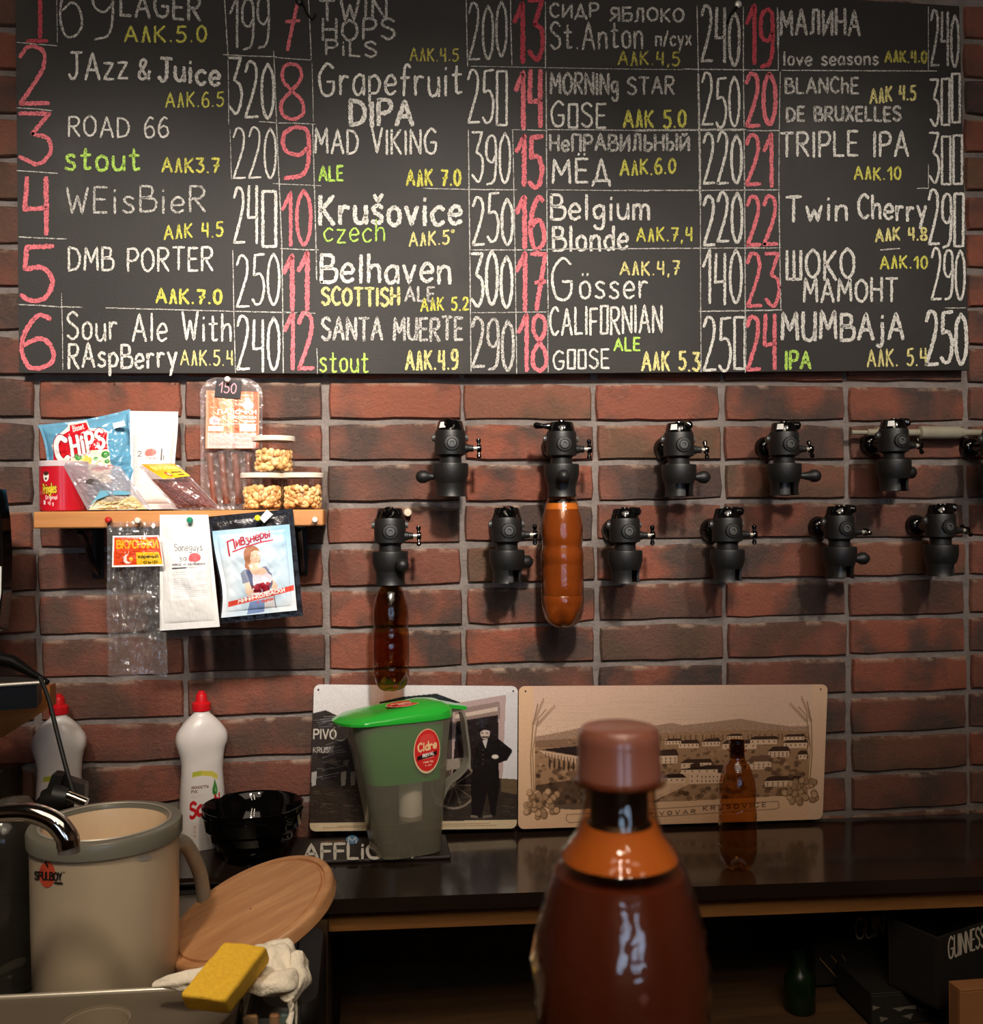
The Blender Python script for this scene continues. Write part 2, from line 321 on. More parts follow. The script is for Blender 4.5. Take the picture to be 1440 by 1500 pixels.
# ------------------------------------------------------------------ stroke lettering (cap height 10, baseline 0)
GL = {
'A': '6|0 0 3 10 6 0|1.2 3.6 4.8 3.6', 'B': '5|0 0 0 10|~0 10 3.8 9.4 3.6 6 0 5.3|~0 5.3 5 4.6 4.6 .6 0 0', 'C': '5|~5 8.6 3 10 .6 8 0 5 .6 2 2.8 0 5 1.3',
'D': '5.4|0 0 0 10|~0 10 3.6 9 5.4 5.4 4 1.2 0 0', 'E': '4.2|4.2 10 0 10 0 0 4.2 0|0 5.2 3.6 5.2', 'F': '4.2|4.2 10 0 10 0 0|0 5.2 3.6 5.2',
'G': '6|~5.6 8.6 3.2 10 .6 7.6 0 4.6 1.2 .8 3.6 0 5.4 1.2 5.9 4.2|3.2 4.4 5.9 4.4', 'H': '5|0 0 0 10|5 0 5 10|0 5 5 5', 'I': '.6|.3 0 .3 10',
'J': '5|~3.4 10 3.5 3 2.6 .3 1.2 0 0 1.6|1 10 5.6 10', 'K': '4.8|0 0 0 10|4.6 10 0 4.6|1 5.4 4.8 0', 'L': '4.2|0 10 0 0 4.2 0',
'M': '6.4|0 0 .5 10 3.2 3.4 5.9 10 6.4 0', 'N': '5.2|0 0 0 10 5.2 0 5.2 10', 'O': '5.6|~2.8 10 .5 7.8 0 5 .6 1.8 2.8 0 5 1.8 5.6 5 5 8 2.8 10',
'P': '4.6|0 0 0 10|~0 10 3.6 9.8 4.8 7.4 3.4 5 0 4.6', 'R': '5|0 0 0 10|~0 10 3.6 9.8 4.8 7.6 3.4 5.4 0 5|1.6 5 5 0',
'S': '4.8|~4.6 8.6 2.8 10 .6 9 .3 7 2.4 5.4 4.4 4 4.6 1.6 2.4 0 0 1.4', 'T': '5.4|0 10 5.4 10|2.7 10 2.7 0', 'U': '5|~0 10 0 3 1 .4 3 0 4.6 1.6 5 4 5 10|5 4 5 0',
'V': '5.2|0 10 2.6 0 5.2 10', 'W': '7|0 10 1.8 0 3.5 7 5.2 0 7 10', 'X': '5|0 10 5 0|5 10 0 0', 'Y': '5|0 10 2.5 5 2.5 0|5 10 2.5 5', 'Z': '4.6|0 10 4.6 10 0 0 4.8 0',
'a': '4|~4 5.4 2.4 6.2 .4 4.8 0 2.4 1 .1 2.8 .4 4 2.6|4 6 4.2 0', 'b': '4|0 10 0 0|~0 4.6 2.6 6 4.2 3.4 2.8 .2 0 .8', 'c': '4|~4 5.2 2.4 6.2 .4 4.6 0 2.8 1 .3 2.6 0 4 1',
'd': '4|4 10 4 0|~4 4.6 2 6 0 3.2 1.4 .1 4 1.2', 'e': '4|~0 3 3.9 3.4 3.4 5.6 1.8 6.2 .1 4 .3 1.2 2 0 4 1', 'f': '3.4|~3.6 9 2.4 10 1.4 8.6 1.3 4 1.2 0|0 5.6 3.2 5.8',
'g': '4.2|~4 5.4 2 6.2 .1 4.4 .8 1.6 2.6 1.4 4 3.4|~4 6 4.1 -.6 3.2 -3 1.2 -3 .4 -1.8', 'h': '4|0 10 0 0|~0 4 1.6 6 3.6 5.4 4 0', 'i': '1|.5 6.2 .5 0|.5 8.4 .6 8.9',
'j': '2|~1.6 6.2 1.6 0 .8 -2.4 -.6 -2|1.6 8.4 1.7 8.9', 'l': '1|.5 10 .5 0', 'm': '6|0 6 0 0|~0 4.4 1.4 6 2.8 5 2.9 0|~2.9 4.4 4.4 6 5.8 5 6 0', 'n': '4|0 6 .1 0|~.1 4 1.6 6 3.6 5.2 4 0',
'o': '4|~2 6.2 .3 5 0 3 .5 .8 2 0 3.6 .8 4 3 3.6 5.2 2 6.2', 'p': '4.2|0 6 .2 -3.4|~0 5.4 2.4 6.4 4.2 4 3 1 .2 .8', 'r': '3.2|0 6 .2 0|~.1 3.6 1.4 5.8 3.2 5.6',
's': '3.6|~3.5 5.4 2 6.2 .4 5.2 1.2 3.6 3 2.6 3.4 1 1.8 0 0 .8', 't': '3.6|~1.6 9 1.5 3 1.8 .4 3.6 .6|0 6.2 3.4 6.4', 'u': '4|~0 6 .1 2 1.2 .1 3 .6 4 3|4 6 4.1 0', 'v': '4|0 6 2 0 4 6',
'w': '5.6|0 6 1.4 0 2.8 4.6 4.2 0 5.6 6', 'x': '4|0 6 4 0|4 6 0 0', 'y': '4.2|0 6 2.2 .6|4.2 6 1.2 -3.4', 'z': '3.8|0 6 3.8 6 0 0 3.9 0', 'š': '3.6|~3.5 5.4 2 6.2 .4 5.2 1.2 3.6 3 2.6 3.4 1 1.8 0 0 .8|.8 9.6 2 7.6 3.4 9.8',
'ö': '4|~2 6.2 .3 5 0 3 .5 .8 2 0 3.6 .8 4 3 3.6 5.2 2 6.2|1 8.4 1.1 8.9|3 8.4 3.1 8.9',
'0': '4.4|~2.2 10 .5 8 0 5 .5 1.8 2.2 0 3.9 1.8 4.4 5 3.9 8.2 2.2 10', '1': '3|0 6.8 2.6 10 2.6 0', '2': '4.6|~0 8.2 1.4 10 3.6 9.4 4 7 2.6 4 0 0|0 0 4.6 .1', '3': '4.4|0 10 4.2 10 1.8 6|~1.8 6 4 5 4.4 2.4 2.6 0 0 1.4',
'4': '4.6|.6 10 .2 4.4 4.2 4.6|4 10 4 0', '5': '4.4|4.4 10 .8 9.8 .5 5.8|~.5 5.8 3 6 4.4 3.6 3.4 .6 1.4 0 0 1', '6': '4.4|~4 9.4 2.4 10 .6 7 0 3.4 1 .3 2.8 0 4.4 1.6 4 4.4 2.4 5.6 .2 4.2',
'7': '4.4|0 10 4.4 10 1.6 0|1.4 4.8 4.2 5', '8': '4.4|~2.2 5.2 .4 7 .6 9.4 2.3 10 4 9 3.8 7 2.2 5.2 .2 3.2 .2 1 2.2 0 4.3 1 4.2 3.2 2.2 5.2', '9': '4.2|~4 6 2.4 4.6 .3 5.6 .2 8.6 1.8 10 3.6 9.6 4.1 7.4 4 3 3 .6 .4 0',
'.': '1.2|.5 .3 .7 0', ',': '1.4|.9 .8 .4 -1.4', '&': '5|~4.6 0 2 4 .8 7.4 1.8 9.6 3.2 8.6 2.4 6 .6 3.6 .4 1 2 0 4 1.6 4.8 4', '/': '3.4|0 -.5 3.4 10', '°': '1.8|~.9 10 .1 9.2 .9 8.4 1.7 9.2 .9 10', '-': '3|0 4.6 3 4.6', '\'': '1|.5 10 .3 8', '"': '2|.3 10 .3 8|1.6 10 1.6 8', '®': '2|~1 10 .2 9.2 1 8.4 1.8 9.2 1 10',
'Л': '5|0 0 1.2 .8 1.6 10 4.4 10 4.6 0', 'ʌ': '4.4|0 0 .6 0 2 10 4 0', 'И': '5|0 10 0 0 5 10 5 0', 'Й': '5|0 8.6 0 0 5 8.6 5 0|~1.2 10.4 2.5 9.4 3.8 10.4', 'Д': '6|.8 .6 2.8 10 5 .6|-.4 -1.6 .2 .6 5.8 .6 6.2 -1.6', 'Я': '5|5 0 5 10|~5 10 1.6 9.8 .6 7.6 1.8 5.2 5 5|3.6 5 0 0',
'Б': '4.8|4.4 10 0 10 0 0|~0 5.6 4.6 5.2 4.6 .8 0 0', 'П': '5|0 0 0 10 5 10 5 0', 'У': '4.6|0 10 2.3 4.6|~4.6 10 2 2 .6 0', 'п': '4|0 0 0 6 4 6 4 0', 'с': '4|~4 5.2 2.4 6.2 .4 4.6 0 2.8 1 .3 2.6 0 4 1',
'Ь': '4|0 10 0 0|~0 4.8 3.6 4.6 4 2 2.6 0 0 0', 'Ы': '6|0 10 0 0|~0 4.8 3.2 4.6 3.6 2 2.4 0 0 0|6 10 6 0', 'Ё': '4.2|4.2 10 0 10 0 0 4.2 0|0 5.2 3.6 5.2|.8 11.8 .9 12.2|3 11.8 3.1 12.2', 'Ш': '6|0 10 0 0 6 0 6 10|3 10 3 0',
'Ч': '4.4|~0 10 .2 6 2 5 4.4 5.8|4.4 10 4.4 0', 'Н': '5|0 0 0 10|5 0 5 10|0 5 5 5', 'и': '4|0 6 0 0 4 6 4 0', 'в': '4|0 0 0 8|~0 8 3 7.4 2.6 5 0 4|~0 4 4 3.6 3.6 .2 0 0', 'з': '3.6|~0 5.4 2 6.2 3.2 5 1.6 3.2 3.6 1.6 2.6 -1.4 0 -1',
'н': '4|0 0 0 6|4 0 4 6|0 3 4 3', 'ы': '5|0 6 0 0|~0 3.4 2.6 3.2 3 1.6 2 0 0 0|5 6 5 0', 'Э': '5|~0 8.6 2 10 4.6 8 5 5 4.4 1.8 2.2 0 0 1.4|1.4 5.2 5 5.2', 'o0': '4|0 0 0 10 4 10 4 0 0 0', '▯': '4|0 0 0 10 4 10 4 0 0 0', ' ': '3|',
}
for a_, b_ in zip('АВЕКМОРСТХасеорхк', 'ABEKMOPCTXaceopxk'):
    if b_ in GL: GL[a_] = GL[b_]
GL['у'] = GL['y']; GL['м'] = '5|0 0 .3 6 2.5 1.6 4.7 6 5 0'; GL['т'] = '4|0 6 4 6|2 6 2 0'; GL['й'] = '4|0 6 0 0 4 6 4 0|~1 8.6 2 7.6 3 8.6'; GL['л'] = '4|0 0 .8 .4 1.2 6 3.8 6 4 0'; GL['б'] = '4|~3.8 10 .6 8 0 3 1.8 0 4 2.4 2.4 5 .2 4'; GL['я'] = '4|4 0 4 6|~4 6 .8 5.6 .8 3.4 4 3|2.6 3 0 0'; GL['ж'] = '5|2.5 0 2.5 6|0 0 2.5 3 0 6|5 0 2.5 3 5 6'; GL['Ь'] = GL['Ь']
GL['к'] = '3.6|0 6 0 0|3.4 6 0 2.8|.8 3.6 3.6 0'; GL['k'] = '3.8|0 10 0 0|3.4 6 0 2.8|.8 3.6 3.8 0'
_gc = {}
def glyph(ch):
    if ch in _gc: return _gc[ch]
    parts = GL.get(ch, GL['O']).split('|'); w = float(parts[0]); st = []
    for p in parts[1:]:
        if not p: continue
        sm = p[0] == '~'; n = [float(x) for x in p.lstrip('~').split()]
        pts = [Vector((n[i], n[i+1], 0)) for i in range(0, len(n), 2)]
        if sm: pts = catmull(pts, 6)
        st.append([(q.x, q.y) for q in pts])
    _gc[ch] = (w, st); return _gc[ch]
def layout(text, x0, x1, yt, yb, slope=0.0, gap=1.9, jit=0.0):
    """polylines in picture-like coordinates (y down) that fill x0..x1, cap top yt, baseline yb"""
    ws = [glyph(c)[0] for c in text]; tot = sum(ws)+gap*(len(text)-1); sx = (x1-x0)/max(tot, .6); sy = (yb-yt)/10.0
    x = 0; out = []
    for c, w in zip(text, ws):
        dy = random.uniform(-jit, jit)*(yb-yt); sk = random.uniform(-jit, jit)*.5; ss = 1+random.uniform(-jit, jit)*.8
        for st in glyph(c)[1]:
            out.append([(x0+(x+px+py*sk*.4)*sx, yb-py*sy*ss+dy+slope*(x+px)*sx) for px, py in st])
        x += w+gap
    return out
def resample(pl, step):
    out = [pl[0]]
    for a, b in zip(pl[:-1], pl[1:]):
        L = math.hypot(b[0]-a[0], b[1]-a[1]); n = max(1, int(L/step))
        for k in range(1, n+1): out.append((a[0]+(b[0]-a[0])*k/n, a[1]+(b[1]-a[1])*k/n))
    return out
def ribbons(pls, w, mapf, jit=0.25, step=2.0):
    """flat strokes of width w around the polylines, mapped to 3-D; slightly ragged like chalk"""
    mb = MB()
    for pl in pls:
        q = resample(pl, step)
        if len(q) < 2: q = [pl[0], (pl[0][0]+w*.6, pl[0][1]+w*.6)]
        L = []; R = []; n = len(q)
        for i in range(n):
            a = q[max(i-1, 0)]; b = q[min(i+1, n-1)]; dx, dy = b[0]-a[0], b[1]-a[1]; l = math.hypot(dx, dy) or 1
            nx, ny = -dy/l, dx/l; tp = 0.72 if i in (0, n-1) else 1
            wl = w/2*tp*(1+random.uniform(-jit, jit)); wr = w/2*tp*(1+random.uniform(-jit, jit))
            ex = (-dx/l*w*.3 if i == 0 else dx/l*w*.3 if i == n-1 else 0); ey = (-dy/l*w*.3 if i == 0 else dy/l*w*.3 if i == n-1 else 0)
            L.append(mapf(q[i][0]+nx*wl+ex, q[i][1]+ny*wl+ey)); R.append(mapf(q[i][0]-nx*wr+ex, q[i][1]-ny*wr+ey))
        mb.add(L+R, [(i, i+1, n+i+1, n+i) for i in range(n-1)], 0, False)
    return mb

# ------------------------------------------------------------------ print painter (an array of colours for flat print)
class Cv:
    def __init__(s, w, h, col): s.w, s.h = w, h; s.a = np.ones((h, w, 3))*np.array(col, float)
    def _win(s, x0, y0, x1, y1):
        x0 = max(0, int(x0)-2); y0 = max(0, int(y0)-2); x1 = min(s.w, int(x1)+3); y1 = min(s.h, int(y1)+3)
        if x1 <= x0 or y1 <= y0: return None
        yy, xx = np.mgrid[y0:y1, x0:x1]; return x0, y0, x1, y1, xx.astype(float), yy.astype(float)
    def _put(s, wn, al, col):
        x0, y0, x1, y1 = wn[:4]; r = s.a[y0:y1, x0:x1]; al = np.clip(al, 0, 1)[..., None]; r[:] = r*(1-al)+np.array(col, float)*al
    def poly(s, pts, col, al=1.0):
        xs = [p[0] for p in pts]; ys = [p[1] for p in pts]; wn = s._win(min(xs), min(ys), max(xs), max(ys))
        if wn is None: return s
        X, Y = wn[4], wn[5]; ins = np.zeros(X.shape, bool)
        for (x1, y1), (x2, y2) in zip(pts, pts[1:]+pts[:1]):
            if y1 == y2: continue
            c = (y1 > Y) != (y2 > Y); ins ^= c & (X < (x2-x1)*(Y-y1)/(y2-y1)+x1)
        s._put(wn, ins*al, col); return s
    def ell(s, cx, cy, rx, ry, col, al=1.0, soft=0.0):
        wn = s._win(cx-rx-2, cy-ry-2, cx+rx+2, cy+ry+2)
        if wn is None: return s
        d = np.sqrt(((wn[4]-cx)/rx)**2+((wn[5]-cy)/ry)**2); k = min(rx, ry)*(1 if not soft else 1/(1+soft*min(rx, ry)))
        s._put(wn, np.clip((1-d)*k+.5, 0, 1)*al, col); return s
    def line(s, pl, w, col, al=1.0):
        for (x1, y1), (x2, y2) in zip(pl[:-1], pl[1:]):
            wn = s._win(min(x1, x2)-w, min(y1, y2)-w, max(x1, x2)+w, max(y1, y2)+w)
            if wn is None: continue
            X, Y = wn[4], wn[5]; dx, dy = x2-x1, y2-y1; t = np.clip(((X-x1)*dx+(Y-y1)*dy)/(dx*dx+dy*dy+1e-9), 0, 1)
            s._put(wn, (w/2-np.hypot(X-x1-t*dx, Y-y1-t*dy)+.5)*al, col)
        return s
    def text(s, t, x0, x1, yt, yb, w, col, slope=0.0, gap=1.9, out=None, al=1.0):
        pls = layout(t, x0, x1, yt, yb, slope, gap)
        if out:
            for p in pls: s.line(p, w+out[0]*2, out[1])
        for p in pls: s.line(p, w, col, al)
        return s
    def grad(s, x0, y0, x1, y1, c0, c1):
        x0, y0, x1, y1 = int(x0), int(y0), int(x1), int(y1); t = np.linspace(0, 1, y1-y0)[:, None, None]
        s.a[y0:y1, x0:x1] = np.array(c0)*(1-t)+np.array(c1)*t; return s
    def speck(s, amt, x0=0, y0=0, x1=None, y1=None, k=1):
        x1 = x1 or s.w; y1 = y1 or s.h; x0, y0, x1, y1 = int(x0), int(y0), int(x1), int(y1)
        n = rng.randn((y1-y0)//k+1, (x1-x0)//k+1).repeat(k, 0).repeat(k, 1)[:y1-y0, :x1-x0]
        s.a[y0:y1, x0:x1] += n[..., None]*amt; return s
    def lines_of_print(s, x0, x1, y0, y1, n, col, al=0.5):
        for i in range(n):
            y = y0+(y1-y0)*i/max(1, n-1); x = x0; e = x1 - (x1-x0)*random.choice([0, 0, .1, .4])
            while x < e:
                l = random.uniform(2, 7); s.line([(x, y), (min(e, x+l), y)], 0.9, col, al); x += l+random.uniform(1.5, 2.6)
        return s

def lerp2(c, u, v):
    """bilinear in a quad of (x, y): TL TR BR BL; u to the right, v down"""
    (ax, ay), (bx, by), (cx, cy), (dx, dy) = c
    return ((ax*(1-u)+bx*u)*(1-v)+(dx*(1-u)+cx*u)*v, (ay*(1-u)+by*u)*(1-v)+(dy*(1-u)+cy*u)*v)
def fbm(u, v, f, seed=0):
    s = np.zeros_like(u); r = np.random.RandomState(seed)
    for k in range(5):
        a, b = r.uniform(-1, 1, 2); ph = r.uniform(0, 6.28); fr = f*(1.0+k*.7); s += np.sin((a*u+b*v)*fr+ph+1.3*np.sin((b*u-a*v)*fr*.7+ph*2))/(1+k*.5)
    return s/2.2
def pouch(name, quad, d0, thick, mats, canvas=None, nu=60, nv=60, wr=0.0006, wf=24, seed=1, lean=0.0, parent=None, edge=None, back=None, seam=0.06, power=0.5, d1=None, front_only=False):
    """a soft pack: front sheet bulging towards the room, flat-ish back sheet; lean tips the top back"""
    if canvas is not None: nv, nu = canvas.a.shape[:2]
    U, V = np.meshgrid(np.linspace(0, 1, nu), np.linspace(0, 1, nv))
    if edge is not None: U2, V2 = edge(U, V)
    else: U2, V2 = U, V
    px, py = lerp2(quad, U2, V2)
    g = lambda t: np.clip((t-seam)/(1-2*seam), 0, 1)
    B = (np.sin(PI*g(U))**power)*(np.sin(PI*g(V))**power)
    w = fbm(U, V*1.3, wf, seed)*wr*(0.3+B)+fbm(U*1.0, V*1.0, wf*2.7, seed+5)*wr*.4*(0.3+B)
    base = d0 + lean*V
    root = parent
    f = Pn(px, py, base + B*thick + w)
    fo = grid_obj(name, f, mats[0], root, canvas.a if canvas is not None else None)
    bo = None
    if not front_only:
        st = max(1, nu//40); U_, V_ = U[::st, ::st], V[::st, ::st]
        # keep the outer rows so that both sheets meet
        iu = sorted(set(list(range(0, nu, st))+[nu-1])); iv = sorted(set(list(range(0, nv, st))+[nv-1])); ix = np.ix_(iv, iu)
        b = Pn(px[ix], py[ix], base[ix] - B[ix]*thick*.25 + w[ix]*.5 - 0.0004)
        bo = grid_obj('back_sheet', b[:, ::-1], mats[-1], root)
    return f, fo, bo
# ------------------------------------------------------------------ the setting
CT = 0.875                                   # back counter height
m_mortar = M('mortar', (124, 114, 108), 0.95, var=0.22, vs_=28, bmp=0.004, bs=90)
def brick_material():
    mt, nt, b = new_mat('old_brick')
    tc = nt.nodes.new('ShaderNodeTexCoord'); oi = nt.nodes.new('ShaderNodeObjectInfo')
    ad = nt.nodes.new('ShaderNodeVectorMath'); ad.operation = 'ADD'
    sc = nt.nodes.new('ShaderNodeVectorMath'); sc.operation = 'SCALE'; sc.inputs['Scale'].default_value = 37.0
    cx = nt.nodes.new('ShaderNodeCombineXYZ'); nt.links.new(oi.outputs['Random'], cx.inputs[0]); nt.links.new(oi.outputs['Random'], cx.inputs[2])
    nt.links.new(cx.outputs[0], sc.inputs[0]); nt.links.new(tc.outputs['Object'], ad.inputs[0]); nt.links.new(sc.outputs[0], ad.inputs[1])
    V = ad.outputs[0]
    big = noise(nt, 7.5, 3, 0.55, vec=V); mid = noise(nt, 30, 5, 0.65, vec=V); fine = noise(nt, 140, 5, 0.7, vec=V)
    # fired tone differs from brick to brick
    tone = ramp(nt, oi.outputs['Random'], [(0, lin4((140, 82, 65))), (.18, lin4((120, 73, 60))), (.36, lin4((150, 85, 65))), (.55, lin4((116, 76, 64))), (.72, lin4((142, 80, 61))), (.86, lin4((104, 74, 64))), (1, lin4((140, 88, 68)))])
    dark = ramp(nt, oi.outputs['Random'], [(0, lin4((92, 66, 56))), (.4, lin4((70, 62, 58))), (.75, lin4((60, 54, 52))), (1, lin4((98, 78, 60)))])
    dm = nt.nodes.new('ShaderNodeMapRange'); dm.inputs[1].default_value = .43; dm.inputs[2].default_value = .58
    nt.links.new(big, dm.inputs[0])
    c = mix_rgb(nt, dm.outputs[0], tone, dark)
    mm = nt.nodes.new('ShaderNodeMapRange'); mm.inputs[1].default_value = .3; mm.inputs[2].default_value = .75; mm.inputs[4].default_value = .38
    nt.links.new(mid, mm.inputs[0]); c = mix_rgb(nt, mm.outputs[0], c, lin4((124, 84, 66)))
    # pale lime smears on some edges
    sp = nt.nodes.new('ShaderNodeSeparateXYZ'); nt.links.new(tc.outputs['Generated'], sp.inputs[0])
    ed = nt.nodes.new('ShaderNodeMapRange'); ed.inputs[1].default_value = .86; ed.inputs[2].default_value = 1.0
    nt.links.new(sp.outputs[2], ed.inputs[0])
    n2 = noise(nt, 22, 4, .6, vec=V); nm = nt.nodes.new('ShaderNodeMapRange'); nm.inputs[1].default_value = .48; nm.inputs[2].default_value = .6
    nt.links.new(n2, nm.inputs[0]); mu = nt.nodes.new('ShaderNodeMath'); mu.operation = 'MULTIPLY'
    nt.links.new(ed.outputs[0], mu.inputs[0]); nt.links.new(nm.outputs[0], mu.inputs[1])
    c = mix_rgb(nt, mu.outputs[0], c, lin4((176, 150, 130)))
    cr = ramp(nt, noise(nt, 9, 3, .5, vec=V), [(.496, (0, 0, 0, 1)), (.5, (.12, .12, .12, 1)), (.504, (0, 0, 0, 1))])
    c = mix_rgb(nt, cr, c, lin4((168, 134, 112)))
    nt.links.new(c, b.inputs['Base Color']); b.inputs['Roughness'].default_value = .82; b.inputs['Specular IOR Level'].default_value = .3
    h = nt.nodes.new('ShaderNodeMath'); h.operation = 'ADD'; nt.links.new(mid, h.inputs[0]); nt.links.new(fine, h.inputs[1])
    bump(nt, b, h.outputs[0], 0.004); return mt
m_brick = brick_material()
BH, BL_, CH, PX = 0.0665, 0.2410, 0.0757, 0.2495
def brick_mesh(L, k):
    r = random.Random(k); n = 7; H = BH; mb = MB(); out = []
    for i in range(n): out.append((-L/2+L*i/(n-1)*1.0, H/2))
    for i in range(1, 3): out.append((L/2, H/2-H*i/3))
    for i in range(n): out.append((L/2-L*i/(n-1), -H/2))
    for i in range(1, 3): out.append((-L/2, -H/2+H*i/3))
    front = []; mid = []; back = []
    for (x, z) in out:
        jx, jz = r.uniform(-.0012, .0012), r.uniform(-.0022, .0014); cx = 1-.0032/L*2; cz = 1-.0032/H*2
        if abs(abs(x)-L/2) < 1e-6 and abs(abs(z)-H/2) < 1e-6: jx -= math.copysign(.0014, x); jz -= math.copysign(.0014, z)
        mid.append((x+jx, .0045+r.uniform(0, .001), z+jz)); front.append(((x+jx)*cx, r.uniform(-.0006, .0014), (z+jz)*cz)); back.append((x+jx, .02, z+jz))
    m_ = len(out); v = front+mid+back+[(0, -.001, 0)]
    f = [((i+1) % m_, i, 3*m_) for i in range(m_)]+[(i, (i+1) % m_, m_+(i+1) % m_, m_+i) for i in range(m_)]+[(m_+i, m_+(i+1) % m_, 2*m_+(i+1) % m_, 2*m_+i) for i in range(m_)]
    mb.add(v, f, 0, True); return mesh_of('brick', mb, m_brick)
brick_meshes = [brick_mesh(BL_, k) for k in range(8)]
wall = struct(obj('wall_back', MB().box((0, .06, 1.5), (5.2, .106, 3.0)), m_mortar))
nb = 0
for row in range(-10, 15):
    zc = 1.635 - CH*row + CH/2
    off = 0.183 if row % 2 == 1 - 0 else 0.309
    if row % 2 == 0: off = 0.183
    k0 = -5
    for k in range(-4, 6):
        x = off + PX*k + PX/2
        if x < -1.0 or x > 1.62: continue
        if zc > 1.80 and -.48 < x < 1.0 and zc < 2.32: continue      # wholly behind the menu board
        o = bpy.data.objects.new('brick', random.choice(brick_meshes)); COL.objects.link(o); o.parent = wall
        o.location = (x+random.uniform(-.0025, .0025), random.uniform(-.0015, .0015), zc+random.uniform(-.0015, .0015))
        o.rotation_euler = (random.uniform(-.008, .008), random.uniform(-.006, .006), random.uniform(-.004, .004)); nb += 1
for (nm, c, s, col) in (('floor', (0, -2.3, -.05), (5.2, 4.8, .1), (92, 80, 70)), ('ceiling', (0, -2.3, 3.05), (5.2, 4.8, .1), (70, 62, 56)),
                        ('wall_left', (-2.6, -2.3, 1.5), (.1, 4.8, 3.0), (120, 96, 78)), ('wall_right', (2.6, -2.3, 1.5), (.1, 4.8, 3.0), (110, 88, 72))):
    struct(obj(nm, MB().box(c, s), M(nm+'_paint', col, .8, var=.1)))
# the wall behind the viewer with two tall daylight windows
m_plaster = M('plaster', (126, 104, 86), .8, var=.08)
wf = MB()
for (x0, x1, z0, z1) in ((-2.6, -.85, 0, 3), (-.15, .35, 0, 3), (1.05, 2.6, 0, 3), (-.85, -.15, 0, .9), (-.85, -.15, 2.3, 3), (.35, 1.05, 0, .9), (.35, 1.05, 2.3, 3)):
    wf.box(((x0+x1)/2, -4.7, (z0+z1)/2), (x1-x0, .12, z1-z0))
struct(obj('wall_front', wf, m_plaster))
m_frame = M('window_frame_paint', (60, 52, 46), .5); m_pane = film('window_glass', (.95, .97, 1), .02)
for n_, xc in (('window_1', -.5), ('window_2', .7)):
    w = MB(); 
    for dx in (-.33, 0, .33): w.box((xc+dx, -4.7, 1.6), (.05, .06, 1.4))
    for dz in (.92, 1.75, 2.28): w.box((xc, -4.7, dz), (.7, .06, .05))
    wo = struct(obj(n_, w, m_frame)); obj('pane', MB().box((xc, -4.72, 1.6), (.66, .006, 1.36)), m_pane, wo)

# ceiling lamps: the spots over the wall, the bulbs over the bar
m_black_metal = M('black_metal', (24, 23, 22), .4, .6)
def glow(name, col, st):
    mt, nt, b = new_mat(name); b.inputs['Emission Color'].default_value = (*col, 1); b.inputs['Emission Strength'].default_value = st
    b.inputs['Base Color'].default_value = (*col, 1); return mt
m_glow = glow('bulb_glow', (1.0, .84, .64), 90)
side = ['over the snack shelf', 'over the middle taps', 'over the right-hand taps', 'over the sink']
for i, (loc, aim, *_a) in enumerate(SPOTS):
    t = thing('ceiling_spotlight', 'black ceiling spotlight '+side[i], 'spotlight', (loc[0], loc[1], 3.0), group='ceiling spotlights')
    q = (Vector(aim)-Vector(loc)).to_track_quat('-Z', 'Y').to_matrix(); c0 = Vector((0, 0, loc[2]-3.0+.05))
    obj('lamp_head', MB().lathe([(.034, .10), (.04, .0), (.04, -.0)], 24, c0+q @ Vector((0, 0, .02)), rot=q), m_black_metal, t)
    obj('stem', MB().tube([(0, 0, 0), (0, 0, -.03)], .012), m_black_metal, t)
k = 0
for i in range(2):
    for j in range(5):
        x = -.1+.34*i; y = -1.95-.22*j
        t = thing('pendant_bulb', 'small round pendant bulb in the %s row over the bar, %s the brick wall' % (('left', 'right')[i], ('nearest to', 'second from', 'third from', 'fourth from', 'farthest from')[j]), 'lamp', (x, y, 3.0), group='pendant bulbs over the bar')
        obj('cord', MB().tube([(0, 0, 0), (0, 0, -.42)], .003, 6), m_black_metal, t); obj('socket', MB().lathe([(.012, -.40), (.016, -.46)], 14, cap0=True), m_black_metal, t)
        obj('bulb', MB().ball((0, 0, -.485), .028), m_glow, t); k += 1

# ------------------------------------------------------------------ chalk menu board
def board_mat():
    mt, nt, b = new_mat('chalkboard')
    f = noise(nt, 3.0, 5, .6); g = noise(nt, 260, 2, .5)
    c = ramp(nt, f, [(.3, lin4((36, 33, 31))), (.6, lin4((46, 43, 40))), (.8, lin4((68, 65, 61)))])
    nt.links.new(c, b.inputs['Base Color']); b.inputs['Roughness'].default_value = .62; b.inputs['Specular IOR Level'].default_value = .35; bump(nt, b, g, .0003); return mt
BD = .022
TL, TR, BR, BLc = (22, -75), (1405, 9), (1420, 542), (28, 546)
q = [P(x, y, BD) for x, y in (TL, TR, BR, BLc)]
board = thing('menu_board', 'large black chalk menu board listing twenty-four drinks and prices on the brick wall', 'chalkboard', tuple((q[0]+q[2])/2))
bmid = P(720, 547.5, BD)
loopb = [q[0], q[1], q[2], bmid, q[3]]
obj('panel', MB().prism(rel(board, loopb), (0, .012, 0)), board_mat(), board)
def chalk_mat(name, col, thin=0.0):
    mt, nt, b = new_mat(name); f = noise(nt, 420, 3, .6)
    lo = tuple(x*.62 for x in lin(col))+(1,)
    nt.links.new(ramp(nt, f, [(.30+thin*.16, lin4((70, 66, 62))), (.42+thin*.14, lo), (.56+thin*.1, lin4(col))]), b.inputs['Base Color'])
    b.inputs['Roughness'].default_value = .95; b.inputs['Specular IOR Level'].default_value = .1; return mt
